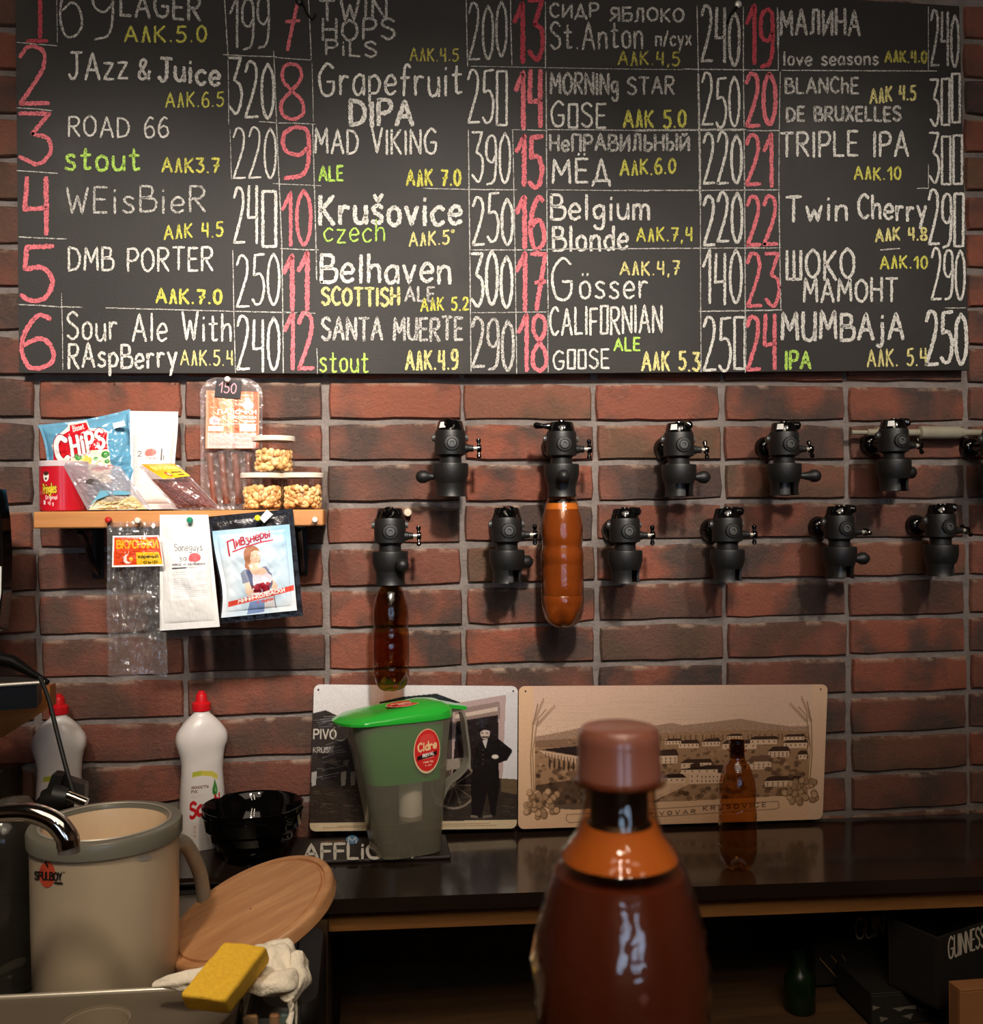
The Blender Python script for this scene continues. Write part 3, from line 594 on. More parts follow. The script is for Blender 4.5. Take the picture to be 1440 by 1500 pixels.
CK = {'w': chalk_mat('white_chalk', (236, 232, 222)), 'g': chalk_mat('thin_white_chalk', (216, 212, 204), .35), 'p': chalk_mat('pink_chalk', (240, 128, 136)), 'r': chalk_mat('rose_chalk', (206, 84, 96)),
      'y': chalk_mat('yellow_chalk', (226, 220, 104)), 'd': chalk_mat('faint_yellow_chalk', (206, 196, 96), .35), 'n': chalk_mat('green_chalk', (196, 236, 110)), 'm': chalk_mat('pale_yellow_chalk', (238, 226, 150))}
inv_b = Vector(board.location)
def on_board(x, y, e=.0007): return P(x, y, BD+e)-inv_b
def chalk(name, text, x0, x1, yt, yb, c='w', w=4.0, sl=0.0, jit=.045, gap=2.3):
    if len(text) == 2 and name == N: gap = 1.6
    if name == R_: gap = 1.5
    obj(name, ribbons(layout(text, x0, x1, yt, yb, sl, gap, jit), w*.86, on_board), CK[c], board)
N = 'chalk_number'; T = 'chalk_name'; A = 'chalk_strength'; R_ = 'chalk_price'; S_ = 'chalk_style'
ITEMS = [
(N,'1',52,60,-35,52,'r',7),(N,'2',30,71,72,154,'p',7),(N,'3',29,74,170,242,'p',7),(N,'4',35,73,258,342,'p',8),(N,'5',31,77,360,440,'p',8),(N,'6',32,78,458,537,'p',8),
(T,'69',88,166,-32,56,'g',4),(T,'LAGER',177,293,-12,22,'g',5,.06),(A,'АʌК.5.0',183,302,38,61,'y',4),(R_,'199',337,394,-2,72,'g',4),
(T,'JAzz',101,186,78,116,'w',4.5),(T,'&',203,220,88,117,'w',5),(T,'Juice',233,321,84,117,'w',6,.08),(A,'АʌК.6.5',243,327,135,156,'y',3),(R_,'320',336,401,88,170,'w',4.5),
(T,'ROAD 66',101,246,171,200,'w',3.5),(S_,'stout',96,204,215,249,'n',5),(A,'АʌК3.7',238,321,232,252,'y',4),(R_,'220',342,404,187,260,'w',3.5),
(T,'WEisBieR',98,300,274,311,'g',4),(A,'АʌК 4.5',241,326,330,350,'y',3.5,-.05),(R_,'24',343,378,275,356,'w',4.5),(R_,'▯',385,404,276,358,'w',5),
(T,'DMB PORTER',101,311,363,396,'w',4),(A,'АʌК.7.0',229,324,424,444,'y',4.5),(R_,'250',347,409,371,447,'w',4),
(T,'Sour Ale With',99,338,458,498,'w',4,.005),(T,'RAspBerry',101,258,504,538,'w',4.5),(A,'АʌК.5.4',265,341,514,535,'m',3),(R_,'240',348,409,465,542,'w',4.5),
(N,'7',410,440,-8,76,'p',6),(N,'8',412,444,94,173,'p',6),(N,'9',414,453,188,264,'p',7),(N,'10',414,455,277,357,'p',6),(N,'11',416,452,372,452,'p',8),(N,'12',417,459,462,543,'p',7),
(T,'TWIN',469,566,0,30,'g',4.5),(T,'HOPS',473,578,28,58,'g',4.5),(T,'PiLS',478,551,58,80,'g',4,.05),(A,'АʌК.4.5',601,671,71,89,'d',3),(R_,'200',687,742,3,84,'g',4),
(T,'Grapefruit',468,676,93,139,'w',4.5),(T,'DIPA',514,604,149,184,'w',7.5),(R_,'25▯',686,742,103,180,'w',4),
(T,'MAD VIKING',462,639,190,225,'w',4),(S_,'ALE',468,502,243,264,'n',4),(A,'АʌК 7.0',596,674,249,271,'y',4.5),(R_,'390',692,747,198,269,'w',4),
(T,'Krušovice',469,675,286,328,'w',7),(S_,'czech',475,563,324,354,'n',3),(A,'АʌК.5°',600,665,341,360,'m',3.5,-.05),(R_,'250',693,751,287,356,'w',4.5),
(T,'Belhaven',471,659,373,414,'w',6),(S_,'SCOTTISH',472,584,422,447,'m',5),(S_,'ALE',594,636,421,441,'g',4),(A,'АʌК 5.2',617,686,437,455,'y',3.5,-.02),(R_,'300',691,750,373,449,'w',5),
(T,'SANTA MUERTE',472,677,466,498,'g',5),(S_,'stout',469,539,514,545,'n',3.5),(A,'АʌК.4.9',595,670,514,541,'m',4.5),(R_,'290',692,752,468,540,'g',5),
(N,'13',754,795,3,91,'r',8),(N,'14',756,794,103,185,'p',8),(N,'15',757,794,199,273,'p',8),(N,'16',757,797,286,361,'p',8),(N,'17',757,799,370,454,'p',7.5),(N,'18',760,800,462,543,'p',7),
(T,'СИДР',806,876,6,25,'g',4),(T,'ЯБЛОКО',894,1001,12,31,'g',4),(T,'St.Anton',807,941,32,71,'g',4),(T,'п/сух',961,1012,44,66,'g',3.5),(A,'АʌК.4,5',906,995,76,95,'d',3.5),(R_,'240',1028,1083,12,93,'g',5),
(T,'MORNINg',807,905,108,138,'g',4.5),(T,'STAR',920,987,113,138,'g',4),(T,'G▯SE',808,887,151,186,'w',4),(A,'АʌК 5.0',914,1004,162,186,'y',4.5),(R_,'250',1029,1083,110,184,'w',4),
(T,'НеПРАВИЛЬНЫЙ',806,1009,197,220,'g',4.5),(T,'МЁД',810,893,234,268,'w',4.5),(A,'АʌК.6.0',909,989,236,257,'y',4,-.05),(R_,'220',1031,1086,198,271,'w',4.5),
(T,'Belgium',808,950,286,322,'w',5),(T,'Blonde',811,919,331,366,'w',5),(A,'АʌК.7,4',933,1014,334,353,'y',3.5),(R_,'220',1031,1087,284,356,'w',5),
(T,'G',809,838,377,437,'w',4.5),(T,'össer',850,948,397,436,'w',4),(A,'АʌК.4,7',909,995,384,403,'m',3.5),(R_,'140',1030,1086,371,447,'w',4.5),
(T,'CALIF▯RNIAN',806,969,453,492,'w',4,-.04),(S_,'ALE',900,937,495,513,'n',3.5),(T,'G▯▯SE',811,892,513,540,'w',3.5),(A,'АʌК 5.3',941,1024,516,542,'m',4.5),(R_,'25▯',1031,1091,463,540,'w',4.5),
(N,'19',1094,1132,12,96,'r',7),(N,'20',1094,1136,108,185,'p',7),(N,'21',1094,1132,198,272,'p',6.5),(N,'22',1095,1138,284,356,'p',6.5),(N,'23',1095,1141,370,450,'p',6),(N,'24',1095,1137,461,540,'p',6.5),
(T,'МАЛИНА',1144,1259,15,51,'g',5),(T,'love seasons',1148,1286,76,95,'g',3.5),(A,'АʌК.4.0',1297,1357,75,91,'d',4),(R_,'240',1364,1404,18,96,'g',4),
(T,'BLANChE',1151,1257,114,136,'g',4),(A,'АʌК 4.5',1275,1341,130,151,'m',4,-.08),(T,'DE BRUXELLES',1153,1319,157,177,'g',4.5),(R_,'3▯▯',1363,1406,113,182,'w',4),
(T,'TRIPLE IPA',1144,1330,194,229,'w',4.5),(A,'АʌК.10',1252,1319,245,263,'y',3.5),(R_,'3▯▯',1362,1409,197,269,'w',4),
(T,'Twin',1152,1240,289,325,'w',5,-.04),(T,'Cherry',1258,1356,286,320,'w',5,.03),(A,'АʌК 4.8',1283,1357,335,353,'m',4,-.03),(R_,'29▯',1361,1411,281,360,'w',4.5),
(T,'ШОКО',1153,1251,366,408,'w',5),(A,'АʌК.10',1290,1358,375,393,'y',3.5),(T,'МАМОНТ',1178,1314,410,443,'w',4.5,-.02),(R_,'290',1365,1413,367,440,'w',4),
(T,'MUMBAjA',1146,1323,458,497,'w',6),(S_,'IPA',1151,1187,515,540,'n',5),(A,'АʌК. 5.4',1271,1357,513,537,'m',3.5,-.03),(R_,'250',1357,1416,458,533,'w',6),
]
for it in ITEMS: chalk(*it)
chalk('chalk_number', '-', 40, 69, 20, 94, 'r', 6, 0, 0); 
def gl(x0, y0, x1, y1, w=1.6): return [(x0, y0), ((x0+x1)/2+random.uniform(-.6, .6), (y0+y1)/2+random.uniform(-.6, .6)), (x1, y1)], w
LN = [gl(25, 62, 84, 67), gl(25, 158, 76, 162), gl(25, 250, 84, 254), gl(28, 347, 97, 350), gl(27, 446, 92, 450), gl(90, 449, 120, 450), gl(155, 451, 460, 459),
 gl(83, 0, 84, 62, 1), gl(90, 430, 92, 541, 1.2), gl(329, 0, 334, 84), gl(334, 88, 335, 182, 1.2), gl(337, 190, 339, 262, 1), gl(341, 366, 345, 546, 1.2), gl(401, 75, 405, 178), gl(405, 180, 413, 365), gl(413, 365, 415, 546),
 gl(327, 80, 405, 83), gl(402, 84, 455, 88), gl(380, 178, 405, 180), gl(403, 180, 462, 182), gl(400, 269, 470, 272, 1.2), gl(411, 364, 466, 366), gl(413, 457, 462, 459),
 gl(452, 0, 456, 87), gl(457, 92, 459, 178, 1.1), gl(458, 182, 464, 410), gl(464, 510, 465, 548, 1), gl(683, 0, 685, 98), gl(686, 190, 690, 545, 1.5), gl(748, 0, 750, 95), gl(751, 190, 757, 548, 1.3),
 gl(690, 97, 800, 99, 1), gl(750, 190, 800, 191), gl(620, 276, 757, 278), gl(690, 366, 800, 366), gl(690, 458, 800, 457, 1.2), gl(799, 3, 799, 100), gl(800, 105, 801, 275), gl(801, 278, 803, 452), gl(803, 455, 803, 546, 1),
 gl(802, 99, 1000, 102, 1), gl(1000, 101, 1140, 103, 1.6), gl(800, 190, 930, 191, 1.4), gl(930, 191, 1092, 190, 3), gl(1092, 191, 1142, 191, 1.6), gl(800, 278, 950, 280, 1), gl(900, 279, 1142, 278, 1.8), gl(802, 365, 1144, 363, 1.6), gl(1024, 456, 1145, 454, 1.8),
 gl(1021, 8, 1023, 105, 1.4), gl(1023, 108, 1026, 300, 3), gl(1026, 300, 1027, 545, 1.2), gl(1089, 10, 1090, 185, 1.5), gl(1090, 190, 1092, 546, 1.5), gl(1139, 12, 1140, 70, 3), gl(1140, 70, 1140, 103, 1.2), gl(1143, 105, 1141, 280, 1.2), gl(1141, 282, 1144, 455, 1.6),
 gl(1145, 103, 1372, 104, 1.5), gl(1360, 10, 1360, 102, 1.2), gl(1344, 276, 1360, 276, 1.6), gl(1360, 240, 1360, 276, 1), gl(1290, 366, 1318, 364, 2), gl(1384, 451, 1415, 451, 1.2)]
for pl, w in LN: obj('chalk_line', ribbons([pl], w, on_board, .3, 5), CK['g'], board)
for (x, y, r, c) in ((1081, 7, 5, (225, 222, 215)), (438, 3, 5, (40, 38, 36))):
    obj('screw', MB().lathe([(.0065, 0), (.0065, -.003), (.004, -.005), (.0002, -.0052)], 16, on_board(x, y), 'y', cap0=True), M('screw_%d' % c[0], c, .35, .3), board)
obj('hanging_cord', MB().tube([on_board(x, y, .004) for x, y in ((436, -12), (444, 4), (452, 22), (457, 27), (462, 20))], .0022, 8), m_black_metal, board)
obj('hanging_cord', MB().tube([on_board(x, y, .004) for x, y in ((1079, 10), (1070, 22), (1066, 34))], .0025, 8), m_black_metal, board)

# ------------------------------------------------------------------ wall taps
m_rubber = M('matte_black_body', (23, 22, 21), .46, var=.1, vs_=60, bmp=.0003, bs=300); m_gloss = M('gloss_black', (8, 8, 8), .08, coat=.5)
m_grey = M('worn_grey', (86, 86, 84), .4, .3); m_chrome = M('dark_chrome', (96, 92, 88), .14, 1.0); m_steel = M('pale_steel', (216, 208, 192), .3, .6); m_knob = M('black_rubber', (20, 19, 18), .5)
m_stick = M('white_sticker', (238, 236, 228), .6); m_ink = M('black_ink', (22, 20, 20), .6)
def arc_skirt(prof, a0, a1, th, n=36):
    mb = MB(); vs = []; m_ = len(prof)
    for i in range(n+1):
        a = a0+(a1-a0)*i/n
        for (r, h) in prof: vs.append((r*math.cos(a), r*math.sin(a), h))
        for (r, h) in prof: vs.append(((r-th)*math.cos(a), (r-th)*math.sin(a), h))
    fs = []; s = 2*m_
    for i in range(n):
        for j in range(m_-1):
            fs.append((i*s+j, (i+1)*s+j, (i+1)*s+j+1, i*s+j+1)); fs.append((i*s+m_+j, i*s+m_+j+1, (i+1)*s+m_+j+1, (i+1)*s+m_+j))
        fs.append((i*s+m_-1, (i+1)*s+m_-1, (i+1)*s+2*m_-1, i*s+2*m_-1))
    for e in (0, n): fs.append(tuple([e*s+j for j in range(m_)]+[e*s+m_+j for j in reversed(range(m_))]))
    return mb.add(vs, fs)
def make_tap(px, py, lever, capdir, handle, label, sticker=False, leverlen=.045, cut=True, first=[None]):
    top = P(px, py, .085); t = thing('beer_tap', label, 'tap', (top.x, -.085, top.z), group='bottle-filling taps on the brick wall')
    obj('body', MB().lathe([(.0255, -.018), (.0268, -.022), (.0275, -.045), (.0270, -.060), (.0225, -.0612), (.019, -.064), (.0195, -.0745), (.0305, -.0755), (.0312, -.078), (.0312, -.094), (.0285, -.104), (.0262, -.110)], 40), m_rubber, t)
    L = math.radians(lever); c0 = L-math.radians(96)
    pf = [(.0262, -.110), (.0250, -.118), (.0250, -.128), (.0268, -.133)]
    half = math.radians(34) if cut else .02
    obj('skirt', arc_skirt(pf, c0+half, c0+2*PI-half, .004), m_rubber, t)
    obj('nozzle', MB().lathe([(.012, -.100), (.012, -.132), (.009, -.134), (.0085, -.105)], 20), m_grey, t)
    cap_ = obj('cap', MB().lathe([(.0002, .0016), (.006, .0016), (.0065, -.0005), (.0195, -.0008), (.0215, -.003), (.0248, -.017), (.0248, -.019)], 36), m_gloss, t)
    cdv = math.radians(capdir); cv = Vector((math.cos(cdv), math.sin(cdv), 0))
    if capdir == 180 and not sticker:
        obj('cap_lever', MB().tube([cv*.018+Vector((0, 0, -.008)), cv*.032+Vector((0, 0, -.0075)), cv*.04+Vector((0, 0, -.007)), cv*.046+Vector((0, 0, -.0065)), cv*.050+Vector((0, 0, -.0065))], [.007, .0042, .0055, .0062, .003], 14), m_gloss, cap_)
    else:
        obj('cap_lever', MB().tube([cv*.010+Vector((0, 0, -.004)), cv*.018+Vector((0, 0, -.0055)), cv*.026+Vector((0, 0, -.007)), cv*.030+Vector((0, 0, -.008))], [.007, .008, .0085, .004], 14), m_gloss, cap_)
    if sticker:
        s_ = P(px, py, .085); a = math.radians(-128); M4 = lambda u, v: Vector(((.0222+.0035*v)*1.03*math.cos(a+u), (.0222+.0035*v)*1.03*math.sin(a+u), -.004-.010*v))
        vs = [M4(u, v) for v in (0, 1) for u in (-.24, -.08, .08, .24)]
        obj('sticker', MB().add(vs, [(i, i+1, i+5, i+4) for i in range(3)]), m_stick, cap_)
    fp_ = obj('front_port', MB().lathe([(.0135, -.0262), (.0125, -.0295), (.0085, -.0300), (.0078, -.0285)], 28, (0, 0, -.041), 'y'), m_rubber, t)
    obj('port_screw', MB().lathe([(.0080, -.0285), (.0072, -.0310), (.0038, -.0312), (.0032, -.0290), (.0002, -.0290)], 20, (0, 0, -.041), 'y'), m_grey, fp_)
    for s in (-1, 1): obj('side_bolt', MB().lathe([(.0085, .0245*s), (.0085, .0275*s), (.006, .0280*s), (.0055, .0315*s), (.0002, .0318*s)], 12, (0, .006, -.030), 'x'), m_grey, t)
    vst = obj('valve_stem', MB().lathe([(.0085, .024), (.0075, .031), (.0062, .032), (.0058, .040), (.0002, .0401)], 16, (0, -.004, -.049), 'x'), m_rubber, t)
    obj('valve_tip', MB().lathe([(.0038, .040), (.0038, .0465)], 14, (0, -.004, -.049), 'x'), m_steel, vst)
    h = math.radians(handle); d1 = Vector((0, math.cos(h), math.sin(h))); c = Vector((.0495, -.004, -.049)); hb = MB()
    hb.lathe([(.0002, .046), (.0068, .0465), (.0074, .0495), (.0066, .0535), (.0002, .0545)], 14, (0, -.004, -.049), 'x')
    for sg in (-1, 1):
        hb.tube([c+d1*sg*.004, c+d1*sg*.009, c+d1*sg*.0125, c+d1*sg*.0165, c+d1*sg*.0185], [.0038, .0027, .0042, .0040, .001], 10)
    obj('valve_handle', hb, m_chrome, vst)
    lv = Vector((math.cos(L), math.sin(L), 0)); z = Vector((0, 0, -.098)); K = leverlen
    obj('lever', MB().tube([z+lv*.022, z+lv*.034+Vector((0, 0, .000)), z+lv*(K-.006), z+lv*K, z+lv*(K+.008), z+lv*(K+.014), z+lv*(K+.0165)], [.006, .0058, .0085, .0115, .0115, .0075, .0015], 18), m_knob, t)
    obj('shank', MB().tube([(0, .02, -.041), (0, .079, -.041)], .010, 18), m_gloss, t)
    obj('wall_flange', MB().lathe([(.022, .0845), (.0215, .079), (.018, .071), (.0125, .066), (.010, .0655)], 32, (0, 0, -.041), 'y', cap0=True), m_gloss, t)
    return t
TAPS = [
 make_tap(659.5, 616, 172, -100, 80, 'black tap in the top row with its round lever turned to the left', True, cut=False),
 make_tap(822, 618, -97, 180, 90, 'black tap in the top row filling the large orange-brown bottle', leverlen=.036, cut=False),
 make_tap(994, 619.5, 8, -60, 68, 'black top-row tap with a ball lever to the right, nearest the filling bottle', True),
 make_tap(1148, 619, -6, -25, 62, 'black tap in the top row with a long flat lever pointing right', True, leverlen=.052),
 make_tap(1308.5, 614.5, 24, -20, 60, 'black tap with a pale sticker in the top row, in front of the grey pipe', True),
 make_tap(1459, 620, 30, -20, 60, 'black tap in the top row cut off by the right edge of the photo'),
 make_tap(571, 744, -60, -100, 75, 'black tap in the lower row with the small dark bottle hanging beneath it', leverlen=.034, cut=False),
 make_tap(742, 743, 36, -80, 90, 'black tap in the lower row just left of the large filling bottle'),
 make_tap(915, 744.5, 52, -35, 90, 'black tap in the lower row just right of the large filling bottle'),
 make_tap(1065, 744, 50, -30, 88, 'black tap in the lower row, third from the right edge of the photo'),
 make_tap(1229, 741, 6, -25, 5, 'black tap in the lower row with a ball lever pointing right'),
 make_tap(1377.5, 739, 55, -15, 30, 'black tap in the lower row closest to the right edge of the photo')]
# grey conduit on the wall behind the right-hand taps
a = P(1247, 633.5, .022); b = P(1500, 632, .022)
t = thing('wall_pipe', 'pale grey-green pipe with a thicker sleeve running along the bricks at the upper right', 'pipe', tuple(a)); Lp = b.x-a.x
fr = lambda px: P(px, 633, .022).x-a.x
obj('pipe', MB().lathe([(.0002, 0), (.0045, 0), (.0045, fr(1270)), (.0068, fr(1270)), (.0068, Lp)], 20, axis='x'), M('conduit', (150, 142, 122), .6, var=.1), t)
obj('sleeve', MB().lathe([(.0066, fr(1345)), (.0125, fr(1347)), (.0125, fr(1404)), (.0098, fr(1406)), (.0092, fr(1412)), (.0066, fr(1413))], 24, axis='x'), MATS['conduit'], t)
obj('pipe_clip', MB().box((fr(1290), .009, 0), (.012, .02, .02), .002), MATS['conduit'], t)
c = P(597, 751, .006); tag(obj('wall_plug', MB().lathe([(.0075, 0), (.0075, -.008), (.006, -.010), (.0002, -.0104)], 18, tuple(c), 'y', cap0=True), M('cream_plastic', (206, 192, 166), .5)), 'small round cream plug set in the bricks beside a lower tap', 'plug')

# ------------------------------------------------------------------ plastic bottles
PROF = [(0, 12.4), (2, 12.6), (3, 13.3), (5, 13.3), (6, 12.5), (8, 12.5), (9, 13.3), (11, 13.3), (12, 12.4), (14.5, 12.4), (15, 16.2), (17, 16.2), (17.6, 12.5), (22, 12.5), (29, 13.2), (35, 15.2), (41, 20.0), (48, 23.2), (56, 25.8), (67, 28.8),
        (78, 30.4), (90, 30.6), (97, 30.2), (102, 29.1), (105, 28.8), (108, 29.2), (112, 30.5), (116, 31), (126, 31), (129, 30.1), (132, 31), (140, 31), (155, 31), (168, 31), (170, 30.2), (172, 31), (180, 31), (183, 30.2), (186, 31), (194, 30.4), (202, 28), (208, 23), (212, 15), (209, 7), (207, .2)]
def base_mod(sc_, H):
    def f(a, r, h):
        k = max(0, min(1, ((h/sc_)*1000-190)/16)); return r*(1-.13*k*(0.5-0.5*math.cos(5*a)))
    return f
def bottle_mesh(sc_, flip=1, inset=0.0, t0=0, t1=999, cap=False, dimple=0.0, zs=1.0):
    """t grows away from the mouth; flip=1: mouth up at z=0, bottle hangs down from it"""
    pr = [(max(.2, r-inset*1000/sc_*.001*0-inset)*sc_/1000, t*sc_/1000) for t, r in PROF if t0 <= t <= t1]
    def md(a, r, h):
        t = h/sc_*1000; k = max(0, min(1, (t-184)/18)); q = r*(1-.24*k*(0.5-0.5*math.cos(5*a)))
        if dimple: q *= 1+dimple*(math.sin(9*a+t*.16)+.4*math.sin(3*a-t*.11))*max(0, 1-abs(t-78)/36)
        return q
    vs = MB().lathe(pr, 60, mod=md, cap0=cap, cap1=False); vs.v = [(x, y, -z*zs) for x, y, z in vs.v]
    if cap: pass
    return vs
amber = film('amber_pet', (.80, .62, .42), .06, refl=2.0, bmp=.0006, bs=120); amber_d = film('dark_amber_pet', (.62, .37, .16), .06, refl=1.7, bmp=.0006, bs=120); amber_f = film('foreground_amber', (.82, .64, .48), .035, refl=1.9, bmp=.0016, bs=46)
t2 = TAPS[1]; WX = 1.08; hb = thing('hanging_bottle', 'large amber plastic bottle full of cloudy orange beer hanging from a top-row tap', 'bottle', (t2.location.x, t2.location.y, t2.location.z-.080), group=None)
obj('bottle_wall', bottle_mesh(1.215, dimple=.014, zs=1.10), amber, hb)
obj('beer', bottle_mesh(1.215, inset=.8, t0=42, cap=True, zs=1.10), M('cloudy_beer', (156, 92, 46), .3, var=.22, vs_=14), hb)
obj('foam', bottle_mesh(1.219, inset=.65, t0=42, t1=60, cap=True, zs=1.10), M('pale_beer_foam', (236, 160, 74), .5, sss=.3), hb)
t7 = TAPS[6]; h2 = thing('hanging_bottle', 'small dark brown plastic bottle hanging empty from a lower-row tap', 'bottle', (t7.location.x, t7.location.y, t7.location.z-.100))
obj('bottle_wall', bottle_mesh(1.02, dimple=.012), amber_d, h2)
sb = PT(1081, 1273); st = thing('empty_bottle', 'uncapped empty amber bottle standing on the dark counter before the sepia landscape sign', 'bottle', (sb.x, sb.y, sb.z+.0005))
me_ = bottle_mesh(1.0, dimple=.006); me_.v = [(x, y, z+.212) for x, y, z in me_.v]
obj('bottle_wall', me_, film('standing_amber', (.76, .48, .22), .06, refl=1.7, bmp=.0006, bs=120), st)
nk = MB().lathe([(.0117, -.001), (.0117, -.024), (.0122, -.028)], 28); nk.v = [(x, y, z+.212) for x, y, z in nk.v]; obj('neck_shade_ring', nk, film('neck_amber', (.22, .12, .07), .1), st)  # darker inner ring added to shade the neck
# foreground bottle on the near bar
fz = .343; fc = PC(906, 1066, fz); BARZ = fc.z-.002-.212
fg = thing('capped_bottle', 'brown-capped bottle of dark beer with an orange foam band standing close to the viewer', 'bottle', (fc.x, fc.y, BARZ))
def up(mb, h=.2125): mb.v = [(x, y, z+h) for x, y, z in mb.v]; return mb
obj('bottle_wall', up(bottle_mesh(1.0, dimple=.026)), amber_f, fg)
fb = MB(); zz = [(p[0], p[1]) for p in PROF if p[0] >= 47]
beer = up(bottle_mesh(1.0, inset=.8, t0=43, cap=True))
obj('beer', beer, M('dark_beer', (96, 48, 34), .3, var=.2, vs_=14, sss=.2), fg)
pr = [(.0002, -.0315), (.0130, -.0315), (.0146, -.0350), (.0194, -.0410), (.0203, -.0432), (.0002, -.0433)]
obj('foam', up(MB().lathe([(r*.985, z) for r, z in pr], 48)), M('orange_foam', (220, 138, 58), .6, sss=.4), fg)
obj('neck_shade', up(MB().lathe([(.0100, -.002), (.0100, -.030), (.0125, -.0328)], 32)), M('neck_shade_dark', (24, 12, 8), .3), fg)  # opaque dark sleeve added inside the wall to shade the neck
capm = MB(); n_ = 72
cp = [(.0002, .0022), (.0105, .0024), (.0126, .0018), (.0139, 0), (.0141, -.003), (.0143, -.0125), (.0146, -.0135), (.0146, -.0165), (.0140, -.0172), (.0128, -.0172)]
capm.lathe(cp, n_, mod=lambda a, r, h: r*(1+(.012 if -.0125 < h < -.001 and r > .0136 else 0)*math.sin(36*a)))
obj('bottle_cap', up(capm), M('brown_cap_plastic', (140, 84, 66), .3, sss=.1, coat=.4), fg)
# the near bar the bottle stands on (below the picture)
bar = thing('bar_counter', 'dark wooden bar top in front of the viewer carrying the capped bottle', 'bar', (.1, -1.56, 0))
obj('bar_top', MB().box((0, 0, BARZ-.021), (2.6, .36, .04), .006), M_wood('bar_wood', (58, 36, 24), (92, 60, 38), .3, (2, 20, 20)), bar)
obj('bar_front', MB().box((0, .02, (BARZ-.041)/2), (2.5, .2, BARZ-.043), .004), MATS['bar_wood'], bar)
# ------------------------------------------------------------------ back counter
m_lam = M('dark_laminate', (40, 29, 23), .17, var=.12, vs_=12, bmp=.0002, bs=40, coat=.3)
m_apron = M_wood('apron_wood', (128, 84, 44), (168, 116, 62), .5, (2.2, 26, 26))
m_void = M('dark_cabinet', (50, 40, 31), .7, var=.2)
f0 = PT(470, 1318); f1 = PT(1440, 1284); sl = (f1.y-f0.y)/(f1.x-f0.x)
fy = lambda x: f0.y+(x-f0.x)*sl
ctr = thing('back_counter', 'long dark glossy counter with a light wooden apron under the brick wall', 'counter', (0, 0, 0))
XL, XR = -1.5, 2.3
XK = PC(446, 1310, 1.46).x; YK = PZ(258, 1287, ctz(-.3)).y
obj('countertop', MB().prism([(x, y, ctz(x)-.022) for x, y in ((XL, -.004), (XR, -.004), (XR, fy(XR)), (XK, fy(XK)), (XK, YK), (XL, YK))], (0, 0, .022)), m_lam, ctr)
xe = P(478, 1400, 0).x
E0 = PC(480, 1400, 1.46).x
obj('apron', MB().prism([(E0, fy(E0)+.018, ctz(E0)-.056), (XR, fy(XR)+.018, ctz(XR)-.056), (XR, fy(XR)+.04, ctz(XR)-.056), (E0, fy(E0)+.04, ctz(E0)-.056)], (0, 0, .033)), m_apron, ctr)
obj('side_panel', MB().box((E0-.010, (fy(E0)-.012)/2, (CT-.024)/2+.003), (.018, -fy(E0)-.004, CT-.026)), M_wood('side_panel_wood', (62, 44, 28), (84, 60, 38), .6, (2, 2, 10)), ctr)
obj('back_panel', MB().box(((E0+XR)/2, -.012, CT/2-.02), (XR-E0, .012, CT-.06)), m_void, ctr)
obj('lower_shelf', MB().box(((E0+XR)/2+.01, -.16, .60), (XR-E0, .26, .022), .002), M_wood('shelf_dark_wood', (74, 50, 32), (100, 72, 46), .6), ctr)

# ------------------------------------------------------------------ the two printed tin signs
def sign(quad, label, cv, name, bumpy):
    (tl, tr, br, bl) = quad
    db0 = db1 = .030; dt = .012
    c_ = P((tl[0]+tr[0])/2, bl[1], (db0+db1)/2); t = thing(name, label, 'sign', (c_.x, c_.y, c_.z))
    nv, nu = cv.a.shape[:2]; U, V = np.meshgrid(np.linspace(0, 1, nu), np.linspace(0, 1, nv))
    Wd, Hd = nu, nv; rr = 9*nu/(tr[0]-tl[0]); X, Y = U*(nu-1), V*(nv-1)
    for cx, cy, mx in ((rr, rr, (X < rr) & (Y < rr)), (nu-1-rr, rr, (X > nu-1-rr) & (Y < rr)), (rr, nv-1-rr, (X < rr) & (Y > nv-1-rr)), (nu-1-rr, nv-1-rr, (X > nu-1-rr) & (Y > nv-1-rr))):
        dd = np.hypot(X-cx, Y-cy)+1e-9; k_ = np.where(mx & (dd > rr), rr/dd, 1.0); X = cx+(X-cx)*k_ if True else X; Y = cy+(Y-cy)*k_
        X = np.where(mx, X, X); Y = np.where(mx, Y, Y)
    U2, V2 = X/(nu-1), Y/(nv-1); px, py = lerp2(quad, U2, V2)
    D = dt+(db0*(1-U2)+db1*U2-dt)*V2
    relf = .0022*np.clip(1-np.minimum(np.minimum(U2*nu, (1-U2)*nu), np.minimum(V2*nv, (1-V2)*nv))/6, 0, 1)*0
    grid_obj('printed_face', Pn(px, py, D+.0006), M_print('tin_print_%s' % bumpy, .22, bmp=.0016 if bumpy == 'wrapped' else .0004, bs=34), t, cv.a)
    st = 8; iu = sorted(set(list(range(0, nu, st))+[nu-1]+list(range(0, 16))+list(range(nu-16, nu)))); iv = sorted(set(list(range(0, nv, st))+[nv-1]+list(range(0, 16))+list(range(nv-16, nv)))); ix = np.ix_(iv, iu)
    g = grid_obj('tin_plate', Pn(px[ix], py[ix], D[ix]-.0008)[:, ::-1], M('tin', (170, 166, 158), .3, .8), t, solid=.0012)
    for (u, v) in ((.022, .035), (.978, .035)):
        hx, hy = lerp2(quad, u, v); hh = P(hx, hy, dt+.002); obj('nail_hole', MB().lathe([(.0016, 0), (.0016, -.0006), (.0002, -.0008)], 12, tuple(Vector(hh)-t.location), 'y'), m_ink, t)
    return t
